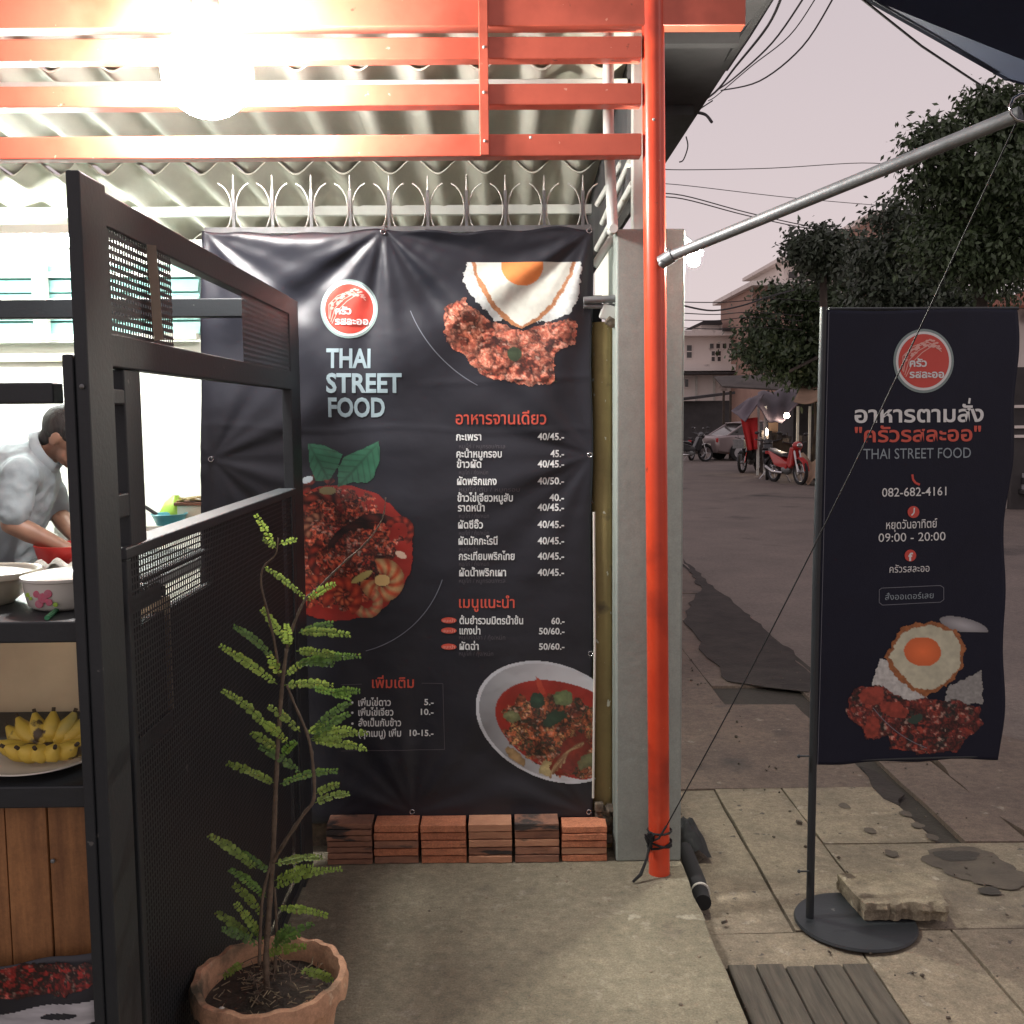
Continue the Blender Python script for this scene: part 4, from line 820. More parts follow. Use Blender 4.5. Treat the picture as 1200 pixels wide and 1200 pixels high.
for wv, s_ in ((wrn, -1), (wrf, 1)):      # palm, four fingers of different lengths and a thumb, curled over the basin
    pm = wv + Vector((.05, 0, -.016)); chain(b, [(wv, .024), (pm, .027), (pm+Vector((.03, 0, -.006)), .026)], (1, 1.35, .62), .2)
    for f in range(4):
        b0 = pm + Vector((.045, (f-1.5)*.021, -.008)); L_ = (.068, .078, .073, .056)[f]
        chain(b, [(b0, .0098), (b0+Vector((.42*L_, 0, -.010)), .0094), (b0+Vector((.74*L_, 0, -.030)), .0086), (b0+Vector((.82*L_, 0, -.055)), .0076)], step=.5)
    b0 = pm + Vector((-.012, -s_*.026, -.004)); chain(b, [(b0, .013), (b0+Vector((.03, -s_*.022, -.014)), .0112), (b0+Vector((.058, -s_*.024, -.032)), .0092)], step=.4)
for s_ in (-1, 1):
    kn_ = Vector((hip.x-.02, hip.y+s_*.12, .48)); an_ = Vector((hip.x-.04, hip.y+s_*.13, .09)); chain(b, [(hip+Yv*s_*.09-Vector((0, 0, .08)), .09), (kn_, .055), (an_, .036)]); chain(b, [(an_-Vector((0, 0, .05)), .036), (an_+Vector((.15, 0, -.058)), .03)], (1, 1.1, .9))
merged(b, 'body', M['skin'], per, .0062, 4)
b = MB(); chain(b, [(nk+Vector((-.045, 0, -.045)), .085), (ch+Vector((.0, 0, .0)), .150), (wa, .145), (hip+Vector((0, 0, -.03)), .150)], (.86, 1.22, 1), .2)
for (a1, a2, k_) in ((shn, eln, .74), (shf, elf, .80)): chain(b, [(ch+(a1-ch)*.5, .085), (a1, .068), (a1+(a2-a1)*k_, .064)], step=.2)
merged(b, 'polo_shirt', M['polo'], per, .010, 5, .022)
b = MB(); ax_ = (hd-nk).normalized(); q1 = ax_.cross(Yv).normalized()
for t0_, r_, h_ in ((0, .070, .0), (1, .062, .03)):
    pass
V = []; nn = 28
for lv_, (r_, h_) in enumerate([(.078, -.02), (.070, .022), (.076, .026), (.090, -.012)]):
    for k in range(nn): a_ = 2*math.pi*k/nn; V.append(nk-ax_*.012+ax_*h_+(Yv*math.cos(a_)+q1*math.sin(a_))*r_)
b.add(V, [(l_*nn+k, l_*nn+(k+1) % nn, (l_+1)*nn+(k+1) % nn, (l_+1)*nn+k) for l_ in range(3) for k in range(nn)]); b.build('collar', M['polo'], per, smooth=True)
b = MB(); chain(b, [(hip+Vector((0, 0, .02)), .135), (hip+Vector((0, 0, -.06)), .13)], (.9, 1.2, 1), .3)
for s_ in (-1, 1): chain(b, [(hip+Yv*s_*.09-Vector((0, 0, .1)), .105), (Vector((hip.x-.02, hip.y+s_*.12, .48)), .078), (Vector((hip.x-.04, hip.y+s_*.13, .12)), .062)], step=.25)
merged(b, 'trousers', M['trouser'], per, .012, 5, .03)
b = MB(); B_ = b.ball; B_(hd+uu*.034-fw*.022, .090, 24, 14, (1.08, .93, .95), hr); B_(hd+uu*.06+fw*.03, .060, 18, 10, (1.0, 1.15, .7), hr); B_(hd-uu*.03-fw*.055, .055, 16, 10, (.8, 1.15, 1), hr)
merged(b, 'hair', M['hair'], per, .008, 4, .010)
for s_ in (-1, 1): MB().ball(hd+fw*.079+uu*.010+sdv*s_*.031, .0105, 10, 8).build('eye', M['enamel'], per, smooth=True); MB().ball(hd+fw*.087+uu*.006+sdv*s_*.031, .005, 8, 6).build('pupil', M['black_plain'], per, smooth=True)

# ================================================================ black steel food stall
PX_ = -.64
def yx(px): return aX(px, 487, PX_).y
cbn = thing('food_stall', (PX_-.4, 2.4, 0), 'black steel food stall with perforated side panel, open shelves and a boarded front', 'food stall')
def cbox(name, *a, m='black_steel', bv=.003): return MB().box(*a).build(name, M[m], cbn, bevel=bv)
ZT = aX(345, 350, PX_).z; Y0, Y1 = 1.565, 3.30
BK = M['black_steel']
cbox('post', PX_-.003, PX_+.018, Y0, 1.668, 0, ZT); cbox('post', PX_-.03, PX_, 3.16, 3.30, 0, ZT-.002)
cbox('post', PX_-1.6, PX_-1.57, Y0, 1.70, 0, ZT); cbox('post', PX_-1.6, PX_-1.57, 3.16, 3.30, 0, ZT)
cbox('post_flange', PX_-.020, PX_-.0035, Y0-.004, Y0+.02, 0, aY(85, 415, Y0).z)
zb_ = 1.812; cbox('top_rail', PX_-.03, PX_+.001, 1.6685, 3.16, zb_, ZT-.001); cbox('top_rail', PX_-1.57, PX_-.03, 3.22, 3.27, zb_, ZT)
cbox('side_frame', PX_-.026, PX_-.001, 1.765, 1.845, 1.28, 1.584)
cbox('middle_rail', PX_-.028, PX_+.002, 1.6685, 3.16, 1.585, 1.64)
cbox('side_frame', PX_-.025, PX_-.001, 1.60, 1.765, 1.524, 1.55); cbox('side_frame', PX_-.025, PX_-.001, 1.60, 1.765, 1.333, 1.374)
cbox('worktop_edge', PX_-.05, PX_+.006, 1.72, 3.16, 1.262, 1.283)
cbox('frame_strip', PX_-.02, PX_, 1.735, 1.76, .02, 1.262); cbox('frame_strip', PX_-.02, PX_, 3.12, 3.158, .02, 1.262); cbox('frame_strip', PX_-.02, PX_, 1.76, 3.12, .02, .05)
def perf(name, y0, y1, z0, z1, x, p=.0125, hy=.0055, hz=.009):
    nyy = int((y1-y0)/p); nzz = int((z1-z0)/p); py = (y1-y0)/nyy; pz = (z1-z0)/nzz; V = []; F = []
    ys = []; zs = []
    for k in range(nyy): ys += [y0+k*py, y0+k*py+py-hy]
    ys.append(y1)
    for k in range(nzz): zs += [z0+k*pz, z0+k*pz+pz-hz]
    zs.append(z1); W = len(ys)
    V = [(x, y, z) for z in zs for y in ys]
    for j in range(len(zs)-1):
        for i_ in range(W-1):
            if i_ % 2 and j % 2: continue
            F.append((j*W+i_, j*W+i_+1, (j+1)*W+i_+1, (j+1)*W+i_))
    return MB().add(V, F).build(name, BK, cbn)
perf('perforated_panel', 1.76, 3.12, .05, 1.262, PX_-.004)
perf('perforated_panel', 1.66, 2.05, 1.64, 1.812, PX_-.004, hy=.004, hz=.006)
perf('perforated_panel', 2.60, 3.16, 1.64, 1.812, PX_-.004, hy=.004, hz=.006)
cbox('lining', PX_-.05, PX_-.03, 1.76, 3.12, .05, 1.12, m='dark_in', bv=0)
cbox('lining', PX_-.05, PX_-.03, 1.76, 1.88, 1.122, 1.26, m='dark_in', bv=0); cbox('lining', PX_-.05, PX_-.03, 2.36, 3.12, 1.122, 1.26, m='dark_in', bv=0)
cbox('lining', PX_-.05, PX_-.03, 1.90, 2.34, 1.195, 1.202, m='dark_in', bv=0)
XS = PX_-.021; zs1 = aY(60, 727, Y0+.03).z; zs2 = aY(60, 919, Y0+.03).z; zs0 = aY(20, 449, Y0+.03).z
cbox('front_rail', PX_-1.6, XS-.02, Y0+.01, Y0+.05, zs0-.032, zs0)
cbox('shelf', PX_-1.57, XS, Y0+.02, Y0+.40, zs1-.034, zs1); cbox('shelf', PX_-1.57, XS, Y0+.02, Y0+.44, zs2-.036, zs2)
cbox('back_sheet', PX_-1.57, XS, Y0+.44, Y0+.452, zs2, zs1-.036, m='bag', bv=0)
zpl = aY(60, 1122, Y0+.05).z
x = aY(-260, 1000, Y0+.06).x; e_x = [aY(x_, 1000, Y0+.06).x for x_ in (-280, -232, -184, -136, -88, -40, 11, 60, 106, 121)]
for k in range(len(e_x)-1): MB().box(e_x[k]+.0012, e_x[k+1]-.0012, Y0+.05+(.002 if k % 2 else 0), Y0+.07, zpl-.05, zs2-.038).build('plank', M['plank'], cbn, bevel=.0015)
MB().box(PX_-1.57, XS, Y0+.072, Y0+.08, zpl-.05, zs2-.04).build('backing_board', M['dark_in'], cbn)
pb_ = aY(63, 640, Y0+.035); MB().ball(aY(62, 1009, Y0+.048), .004, 8, 5).build('nail', M['galv'], cbn)
MB().ball(aY(125, 921, Y0+.03)+Vector((0, -.006, 0)), .004, 8, 5).build('rivet', M['galv'], cbn)
MB().ball(aY(97, 453, Y0)+Vector((0, -.004, 0)), .004, 8, 5).build('rivet', M['galv'], cbn)
# hung tag inside the perforated sheet
MB().obox(aX(167, 345, PX_-.02)+Vector((.03, -.02, 0)), (.001, .05, .17), 0, .12).build('price_strip', M['bag'], cbn)
# the printed cloth at the bottom of the stall front
lb = thing('stall_cloth', (PX_-.5, Y0-.01, .3), 'dark shiny printed cloth with red food, hung low on the stall front', 'banner')
bs = Surf((0, Y0+.01, .5), (0, 1, 0), lambda X, Y: .006*np.sin(X*.035+Y*.03)+.003*np.sin(X*.09))
gx_, gy_ = np.meshgrid(np.linspace(-260, 126, 60), np.linspace(0, 1, 24)); PYY = (1132 - (gx_)*.13) + gy_*190
BP = bs.map(gx_, PYY).reshape(-1, 3); b = MB().add([tuple(p) for p in BP], [(j*60+i_, (j+1)*60+i_, (j+1)*60+i_+1, j*60+i_+1) for j in range(23) for i_ in range(59)])
o = b.build('cloth_sheet', M['vinyl'], lb, smooth=True); sd = o.modifiers.new('s', 'SOLIDIFY'); sd.thickness = .0015; sd.offset = -1
patchmesh(pe, bs, 'food_picture', M['print'], lb, .001)
# bowl, flowered pot, straw, bananas
def aS(px, py, Y): return aY(px, py, Y)
yb_ = Y0+.19; a = aY(-18, 700, yb_); zt_ = aY(-18, 668, yb_).z; r_ = (aY(45, 672, yb_).x - a.x)
cbw = thing('ceramic_bowl', (a.x, yb_, zs1), 'cream ceramic bowl with thick rim at the left end of the upper stall shelf', 'bowl'); H = zt_-zs1
MB().lathe([(r_*.48, 0), (r_*.52, .004), (r_*.62, H*.2), (r_*.86, H*.62), (r_*.93, H*.80), (r_*.995, H*.83), (r_, H*.93), (r_*.97, H), (r_*.9, H*.97), (r_*.84, H*.8), (r_*.6, H*.3), (.001, H*.2)], (a.x, yb_, zs1), 48).build('bowl_body', M['cream'], cbw, smooth=60)
MB().lathe([(r_*.87, 0), (r_*.6, .006), (.001, .008)], (a.x, yb_, zs1+H*.86), 40, cap0=False, cap1=False).build('lid', M['enamel'], cbw, smooth=True)
yb_ = Y0+.15; a = aY(107, 716, yb_); zt_ = aY(110, 672, yb_).z; r_ = a.x - aY(52, 700, yb_).x; H = zt_-zs1
r_ = min(r_, XS-.002-a.x) if a.x < XS else r_
a.x = XS-.004-r_*1.0 if a.x + r_ > XS-.004 else a.x
r_ = .068; a.x = XS-.008-r_
pot = thing('flowered_pot', (a.x, yb_, zs1), 'white enamel pot with a pink rose print beside the stall post', 'pot')
MB().lathe([(r_*.70, 0), (r_*.86, H*.12), (r_*.93, H*.5), (r_*.96, H*.86), (r_*1.02, H*.9), (r_*1.02, H*.98), (r_*.95, H), (r_*.5, H*1.12), (.001, H*1.14)], (a.x, yb_, zs1), 48).build('pot_body', M['enamel'], pot, smooth=50)
fl = MB(); fc = aY(86, 690, yb_-r_*.93)
for (dx, dz, rr_) in [(0,0,.0085),(-.011,.006,.006),(.009,.007,.007),(.010,-.007,.006),(-.007,-.010,.007)]: 
    X_ = a.x-.010+dx; fy = yb_-math.sqrt(max(1e-6, (r_*.94)**2-(X_-a.x)**2))
    fl.lathe([(rr_, 0), (rr_*.9, .001), (.0005, .0012)], (0, 0, 0), 12); 
    for q_ in range(-36, 0): v = Vector(fl.v[q_]); fl.v[q_] = (X_+v.x, fy-.0005-v.z, zs1+H*.46+dz+v.y)
fl.build('rose_print', M['pink'], pot)
fl = MB()
for (dx, dz, rr_) in [(-.030,.003,.004),(-.024,-.002,.003),(.02,-.011,.004)]:
    X_ = a.x-.010+dx; fy = yb_-math.sqrt(max(1e-6, (r_*.94)**2-(X_-a.x)**2)); fl.lathe([(rr_, 0), (rr_*.9, .001), (.0005, .0012)], (0, 0, 0), 12)
    for q_ in range(-36, 0): v = Vector(fl.v[q_]); fl.v[q_] = (X_+v.x, fy-.0005-v.z, zs1+H*.46+dz+v.y)
fl.build('leaf_print', M['lime'], pot)
p1 = aZ(55, 724, zs1+.004); p2 = aZ(68, 711, zs1+.004); tag(MB().tube([p1, p2+Vector((.0, .02, 0))], .004, 10).build('green_pen', M['green'], smooth=40), 'short green pen lying on the upper stall shelf by the flowered pot', 'pen')
a = aZ(47, 705, zs1+.002); tag(MB().box(a.x-.012, a.x+.02, a.y, a.y+.03, zs1+.0005, zs1+.004).build('paper_slip', M['enamel']), 'small white paper slip between the ceramic bowl and the flowered pot', 'paper')
yb_ = Y0+.12; a = aY(44, 906, yb_); pl_r = a.x - aY(-22, 906, yb_).x
pl_r = min(pl_r, XS-.004-a.x)
MBp = MB().lathe([(pl_r*.5, 0), (pl_r*.6, .003), (pl_r, .014), (pl_r, .0165), (pl_r*.62, .007), (.001, .005)], (a.x, yb_, zs2+.001), 48)
tag(MBp.build('plate', M['enamel'], smooth=50), 'white plate under the bananas on the lower stall shelf', 'plate')
bh = thing('banana_hand', (a.x, yb_, zs2+.01), 'two short layers of ripe yellow bananas with dark spots on the white plate', 'bananas')
cr_ = Vector((aY(58, 885, yb_).x, yb_, zs2+.032)); rnd.seed(17)
bn = [(170, 1, .082), (146, 1, .075), (120, 1, .066), (92, 1, .062), (62, 1, .066), (40, 1, .074), (24, 1, .072), (186, -1, .080), (212, -1, .066), (238, -1, .055), (268, -1, .050), (300, -1, .052), (330, -1, .062), (352, -1, .070)]
for k, (fi, rw, L_) in enumerate(bn):
    c_, s_ = math.cos(R(fi)), math.sin(R(fi))
    dr = Vector((c_, .35, abs(s_)*.55)) if rw > 0 else Vector((c_, s_*.85, .02)); up_ = Vector((0, .25, .75)) if rw > 0 else Vector((0, 0, .45))
    q = [cr_+dr*.012, cr_+dr*L_*.62 + Vector((0, 0, -.012)), cr_+dr*L_*1.06+up_*.022]; P = []
    for j in range(10): t_ = j/9; P.append(q[0]*(1-t_)**2 + q[1]*2*t_*(1-t_) + q[2]*t_**2)
    for p in P: p.z = max(p.z, zs2+.022)
    MB().tube(P, [.0050, .0075, .0120, .0150, .0160, .0164, .0160, .0142, .0095, .0042], 7).build('banana', M['banana'], bh, smooth=55)
    MB().tube([P[-1], P[-1]+(P[-1]-P[-2]).normalized()*.007], .0032, 7).build('banana_tip', M['banana_tip'], bh)
MB().ball(cr_, .011, 12, 8, (1.3, 1, .7)).build('crown', M['banana_tip'], bh, smooth=True)

# ================================================================ potted plant
pc_ = aY(316, 1141, 2.0); pr = .150; PZ = pc_.z; pxc = pc_.x
pp = thing('potted_plant', (pxc, 2.0, 0), 'young shrub with feathery green fronds in a terracotta pot beside the black stall', 'potted plant')
def potf(r, z, q, i_):
    w = 1+.012*math.sin(3*q+1)
    if i_ in (5, 6): return (r*(1+.006*math.sin(15*q)), z + .007*math.sin(15*q))          # pinched frill under the rim
    if i_ in (7, 8, 9): return (r*(1+.010*math.sin(19*q+.6)*(.6+.4*math.sin(3*q))+.006*math.sin(11*q+1)), z+.0025*math.sin(9*q)+.002*math.sin(19*q))
    return (r*w, z)
MB().lathe([(.085, 0), (.095, .004), (.115, PZ*.5), (.132, PZ-.075), (.136, PZ-.05), (.138, PZ-.045), (.157, PZ-.040), (.158, PZ-.012), (.153, PZ), (.141, PZ+.001), (.136, PZ-.012), (.132, PZ-.05), (.001, PZ-.055)], (pxc, 2.0, 0), 88, fn=potf).build('pot', M['terracotta'], pp, smooth=50)
b = MB(); V = []; rnd.seed(5)
for j in range(9):
    for i_ in range(40): r__ = .1335*j/8; q = 2*math.pi*i_/40; V.append((pxc+r__*math.cos(q), 2.0+r__*math.sin(q), PZ-.045+nz(r__*math.cos(q)*20, r__*math.sin(q)*20, 1, .008)+.015*math.exp(-(r__/.04)**2)))
b.add(V, [(j*40+i_, j*40+(i_+1)%40, (j+1)*40+(i_+1)%40, (j+1)*40+i_) for j in range(8) for i_ in range(40)]).build('soil', M['soil'], pp, smooth=True)
b = MB()
for k in range(150):
    q = rnd.random()*6.28; r__ = .125*math.sqrt(rnd.random()); p = Vector((pxc+r__*math.cos(q), 2+r__*math.sin(q), PZ-.036+rnd.uniform(0, .006))); d_ = Vector((rnd.uniform(-1, 1), rnd.uniform(-1, 1), rnd.uniform(-.2, .3))).normalized()
    b.tube([p, p+d_*rnd.uniform(.006, .024)], rnd.uniform(.0006, .0016), 4)
b.build('litter', M['straw'], pp, kind='stuff')
MB().ball((pxc-.08, 1.93, PZ-.032), .0055, 10, 6, (1.2, 1, .8)).build('white_pebble', M['enamel'], pp, smooth=True)
def pt3(x, y, dy=0): return aY(x, y, 2.0+dy)
def stem(pts, r0, r1, name='stem', dys=None):
    n_ = len(pts); dys = dys or [0]*n_; P = [pt3(x, y, dys[i_]) for i_, (x, y) in enumerate(pts)]; Q = []
    for i_ in range(n_-1):
        p0 = P[max(i_-1, 0)]; p1 = P[i_]; p2 = P[i_+1]; p3 = P[min(i_+2, n_-1)]
        for t_ in (0, .25, .5, .75): Q.append(.5*((2*p1)+(p2-p0)*t_+(2*p0-5*p1+4*p2-p3)*t_*t_+(3*p1-p0-3*p2+p3)*t_**3))
    Q.append(P[-1]); L = len(Q); MB().tube(Q, [r0+(r1-r0)*i_/(L-1)+(.0006*math.sin(i_*2.3) if r0 > .003 else 0) for i_ in range(L)], 10).build(name, M['bark'], pp, smooth=True)
stem([(313,1165),(312,1120),(316,1060),(320,1000),(323,925),(327,850),(331,800),(336,760)], .0065, .0035)
stem([(336,760),(345,730),(358,702),(372,690),(400,662),(430,635),(448,608),(452,583)], .0034, .0010, dys=[0,.01,.02,.03,.05,.06,.07,.08])
stem([(327,792),(322,755),(313,715),(306,685),(309,664),(323,650),(326,630)], .003, .0013, dys=[0,-.01,-.02,-.02,-.02,-.03,-.03])
stem([(319,1012),(335,985),(355,955),(368,935),(366,890),(360,860),(345,825),(336,803)], .0042, .0024, dys=[0,-.02,-.03,-.03,-.03,-.02,-.01,0])
stem([(304,1130),(305,1095),(308,1050),(318,1010)], .0036, .003, dys=[-.01,-.01,-.01,0]); stem([(322,1140),(324,1090),(322,1040)], .004, .002, dys=[.02,.01,0])
def frond(tip, base, dark=0, dyt=0, dyb=0, w=1.0, sway=1):
    B_ = pt3(*base, dyb); T_ = pt3(*tip, dyt); L = (T_-B_).length; n_ = max(5, int(L/.0066)); D = (T_-B_)/L
    view = (CAM-(B_+T_)/2).normalized(); up = Vector((0, 0, 1)); sd_ = D.cross(view).normalized(); 
    roll = rnd.uniform(-.5, .5); sd_ = (sd_*math.cos(roll) + view*math.sin(roll)).normalized(); nn_ = sd_.cross(D).normalized()
    arc = rnd.uniform(.02, .07)*L*(1 if abs(D.z) < .8 else .3)
    b = MB(); b2 = MB(); C_ = [B_+D*L*t_ + up*arc*math.sin(math.pi*t_) for t_ in [k/(n_) for k in range(n_+1)]]
    b.tube(C_, .0009, 5)
    for k in range(1, n_+1):
        t_ = k/n_; sz = (.0095*w*rnd.uniform(.8, 1.1))*(.72+.5*math.sin(math.pi*min(1, t_*.9+.08)))*rnd.uniform(.85, 1.1)
        for s_ in (-1, 1):
            dr = (sd_*s_ + D*(.55+.3*rnd.random()) + nn_*rnd.uniform(-.12, .30)).normalized(); cr = dr.cross(nn_).normalized(); p = C_[k] + D*rnd.uniform(-.002, .002); ww = sz*.36
            c1 = nn_*.0016
            pts = [p, p+dr*sz*.25+cr*ww*.8, p+dr*sz*.6+cr*ww, p+dr*sz*.92+cr*ww*.6, p+dr*sz, p+dr*sz*.92-cr*ww*.6, p+dr*sz*.6-cr*ww, p+dr*sz*.25-cr*ww*.8]
            mid = [p+dr*sz*.3-c1, p+dr*sz*.65-c1*1.2]
            b.add(pts+mid, [(0,1,8),(1,2,9,8),(2,3,4,9),(4,5,6,9),(6,7,8,9),(7,0,8)])
    b.build('frond', M['leaf_dark'] if dark else M['leaf'], pp, smooth=True)
rnd.seed(21)
FR = [((300,604),(322,640),0),((309,632),(324,643),0),((346,633),(327,638),0),((355,699),(309,664),0),((308,715),(338,757),0),((275,735),(319,770),1),((260,758),(325,802),0),((392,685),(360,704),0),((388,731),(350,742),1),((408,744),(350,741),0),
 ((336,732),(339,758),0),((398,770),(347,763),0),((420,769),(350,777),1),((390,779),(348,778),1),((358,775),(334,792),0),((317,770),(328,792),0),((388,803),(333,803),0),((408,817),(365,806),1),((261,810),(322,862),0),((316,829),(352,858),0),
 ((410,824),(364,858),1),((408,837),(366,864),1),((306,846),(337,870),0),((428,859),(364,866),0),((428,878),(366,868),0),((305,876),(352,905),1),((268,895),(322,918),0),((393,904),(328,919),1),((396,920),(369,931),0),((408,930),(369,941),0),
 ((246,980),(300,1018),0),((278,997),(316,1022),1),((270,1019),(312,1052),1),((275,1038),(309,1074),0),((277,1060),(306,1098),0),((254,1070),(298,1102),0),((261,1089),(302,1108),1),((375,1005),(323,1012),0),((366,1016),(322,1032),0),((398,1019),(322,1040),0),
 ((383,1073),(326,1064),0),((358,1109),(312,1118),0),((366,1083),(320,1104),1),((340,1085),(318,1112),1),((264,1144),(285,1128),0),((389,1149),(352,1137),0),((346,870),(330,885),1),((296,860),(326,880),0),((420,800+10),(390,812),1),((375,850),(360,862),0),((350,1095),(322,1110),1),((290,1078),(308,1106),1),((410,855),(368,862),0)]
for k, (t_, bs_, dk) in enumerate(FR): frond(t_, bs_, dk, rnd.uniform(-.06, .05), 0, 1.0 if k > 3 else .8)
stem([(318,1118),(335,1128),(353,1137)], .0012, .0008, 'leaf_stalk', [0, -.02, -.02]); stem([(312,1118),(298,1122),(285,1128)], .0012, .0008, 'leaf_stalk')
rnd.seed(8); b = MB()
for k in range(60):
    q = rnd.random()*6.28; p = pt3(313, 1150)+Vector((rnd.gauss(0, .03), rnd.gauss(0, .03), rnd.uniform(-.02, .03))); d_ = Vector((rnd.uniform(-1, 1), rnd.uniform(-1, 1), rnd.uniform(0, 1))).normalized()*rnd.uniform(.01, .03); b.tube([p, p+d_], .0009, 4)
b.build('dead_twigs', M['bark'], pp, kind='stuff')

# ================================================================ pavement things: block, rope, pipe, awning, dark tube
B1 = aZ(1013, 1085, SZ+.002); zt_ = aY(1013, 1058, B1.y).z; fr = aZ(1112, 1087, SZ+.002)
T0 = aY(1013, 1058, B1.y); T1 = aY(1112, 1056, fr.y); T2 = aZ(1086, 1023, zt_); T3 = aZ(981, 1023, zt_)
b = MB(); nx2, ny2 = 22, 12; rnd.seed(2); V = []
for j in range(ny2+1):
    for i_ in range(nx2+1):
        u, v = i_/nx2, j/ny2; p = T0*(1-u)*(1-v)+T1*u*(1-v)+T2*u*v+T3*(1-u)*v; p = p.copy(); p.z = zt_ + nz(p.x*8, p.y*8, 1, .006) - (.008*(abs(math.sin(u*5.5))**3+.4*math.sin(u*17)) if j == 0 and .12 < u else 0) - .003*(i_ in (0, nx2))
        p.x += nz(u*6, v*6, 1.3, .004); p.y += (nz(u*9, 2, 2, .012)+ (.012*math.sin(u*9)**2 if .2 < u < .9 else 0)) if j == 0 else nz(u*7, v, 2, .004); V.append(tuple(p))
F = [(j*(nx2+1)+i_, j*(nx2+1)+i_+1, (j+1)*(nx2+1)+i_+1, (j+1)*(nx2+1)+i_) for j in range(ny2) for i_ in range(nx2)]
rim = [i_ for i_ in range(nx2+1)] + [j*(nx2+1)+nx2 for j in range(1, ny2+1)] + [ny2*(nx2+1)+i_ for i_ in range(nx2-1, -1, -1)] + [j*(nx2+1) for j in range(ny2-1, 0, -1)]
lev = [(.32, -.006), (.62, .003), (1, 0)]; prev = rim; zb2 = SZ+.022
for (t_, dd) in lev:
    n0 = len(V); 
    for i_ in rim: p = V[i_]; V.append((p[0]+nz(p[0]*9, t_*5, 2, .004), p[1]+dd+(nz(p[0]*14, t_*9, 3, .008) if t_ < 1 else 0), p[2]+(zb2-p[2])*t_))
    cur = list(range(n0, n0+len(rim))); k = len(rim); F += [(prev[(q+1) % k], prev[q], cur[q], cur[(q+1) % k]) for q in range(k)]; prev = cur
F.append(tuple(prev))
o = b.add(V, F).build('stone_block', M['stone'], smooth=35); tag(o, 'rough chipped concrete block weighing down the round base of the flag banner', 'stone block')
# black tube and crumpled black rag in the gap beside the platform
t = thing('black_tube', (EX+.1, YB-.2, SZ), 'black rubber tube with a white ring lying against the platform edge behind the column', 'tube')
q = [(803, 994), (809, 1012), (817, 1034), (824, 1058)]
P = [aZ(x, y, SZ+.045) for x, y in q]; MB().tube([P[0], P[1], P[2], P[3]], [.024, .028, .030, .027], 16).build('tube_body', M['rope'], t, smooth=40)
a = aZ(821, 1045, SZ+.045); d_ = (P[3]-P[2]).normalized(); MB().tube([a-d_*.006, a+d_*.006], .0315, 18).build('white_ring', M['enamel'], t)
b = MB(); V = []; a = aZ(812, 1000, SZ+.05)
for j in range(15):
    for i_ in range(15): u, v = i_/14-.5, j/14-.5; V.append((a.x+.02+.11*u, a.y+.18+.3*v, SZ+.02+.085*max(0, 1-(u*u*3.2+v*v*2.5))*(.75+.5*mnoise.noise(Vector((u*6, v*6, 1))))))
b.add(V, [(j*15+i_, j*15+i_+1, (j+1)*15+i_+1, (j+1)*15+i_) for j in range(14) for i_ in range(14)]); tag(b.build('black_bag', M['rope'], smooth=True), 'crumpled black plastic bag on the pavement right behind the foot of the column', 'bag')
# awning, its strut and guy rope
hk = aY(1196, 133, 2.42); st0 = aY(779, 303, YP-.05); 
t = thing('awning_strut', tuple(st0), 'long grey galvanised pipe running from the red post up to the navy awning', 'pipe')
MB().tube([st0, st0+(hk-st0)*1.0], [.0165, .0170], 16).build('pipe', M['galv'], t, smooth=40)
MB().tube([st0+Vector((-.012, .0, -.012)), st0+(hk-st0)*.03], .021, 16).build('pipe_socket', M['galv'], t, smooth=40)
MB().ball(st0+Vector((-.012, -.02, -.018)), .011, 10, 6).build('bolt', M['galv'], t, smooth=True)
MB().tube([hk+Vector((.03*math.cos(q*.6), -.01, .03*math.sin(q*.6)+.01)) for q in range(11)], .004, 8).build('ring', M['chrome'], t, smooth=True)
A_ = aY(1178, 94, 2.5); B_ = aY(1003, -5, 2.1); D_ = B_+(B_-A_)*2.2; E_ = Vector((3.4, .6, 2.75)); F_ = aY(1420, 160, 2.6)
o = MB().prism([A_, B_, D_, E_, F_], (0, 0, .004)).build('navy_awning', M['navy']); tag(o, 'dark navy cloth awning overhead at the upper right corner', 'awning')
t = thing('overhead_line', tuple(A_), 'thin black cord running beside the lower edge of the navy awning to the tree side', 'cord')
seg('cord', [aY(1148, 99, 2.5), aY(1080, 54, 2.3), aY(1008, -3, 2.1), aY(980, -25, 2.0)], .0026, M['wire'], t, 6)
RP = aY(781, 968, YP-.05); gt = thing('guy_rope', tuple(RP), 'thin black guy rope from the foot of the red post up to the awning pipe', 'rope')
n_ = 24; L_ = [RP + (hk-RP)*(k/n_) + Vector((0, 0, -.05*math.sin(math.pi*k/n_))) for k in range(n_+1)]
MB().tube(L_, .0020, 6).build('line', M['rope'], gt)
for z_, tl in ((.145, .0), (.10, .01), (.105, -.01)):
    MB().tube([Vector((px0.x+.039*math.cos(q*.5), YP+.039*math.sin(q*.5), z_+tl*math.cos(q*.5))) for q in range(14)], .0036, 6).build('loop', M['rope'], gt)
kn = Vector((px0.x-.035, YP-.035, .12)); b = MB(); rnd.seed(6)
for k in range(7): b.tube([kn+Vector((rnd.uniform(-.018, .012), rnd.uniform(-.012, .004), rnd.uniform(-.03, .035))) for q in range(4)], .0042, 6)
b.build('knot', M['rope'], gt, kind='stuff')
MB().tube([kn, kn+Vector((-.012, -.01, -.05)), kn+Vector((-.035, -.03, -.095)), kn+Vector((-.062, -.045, -.112))], [.005, .004, .006, .004], 8).build('tail', M['rope'], gt, smooth=True)
MB().tube([RP, RP+(kn-RP)*.5+Vector((0, -.01, -.01)), kn], .0035, 6).build('lead', M['rope'], gt)

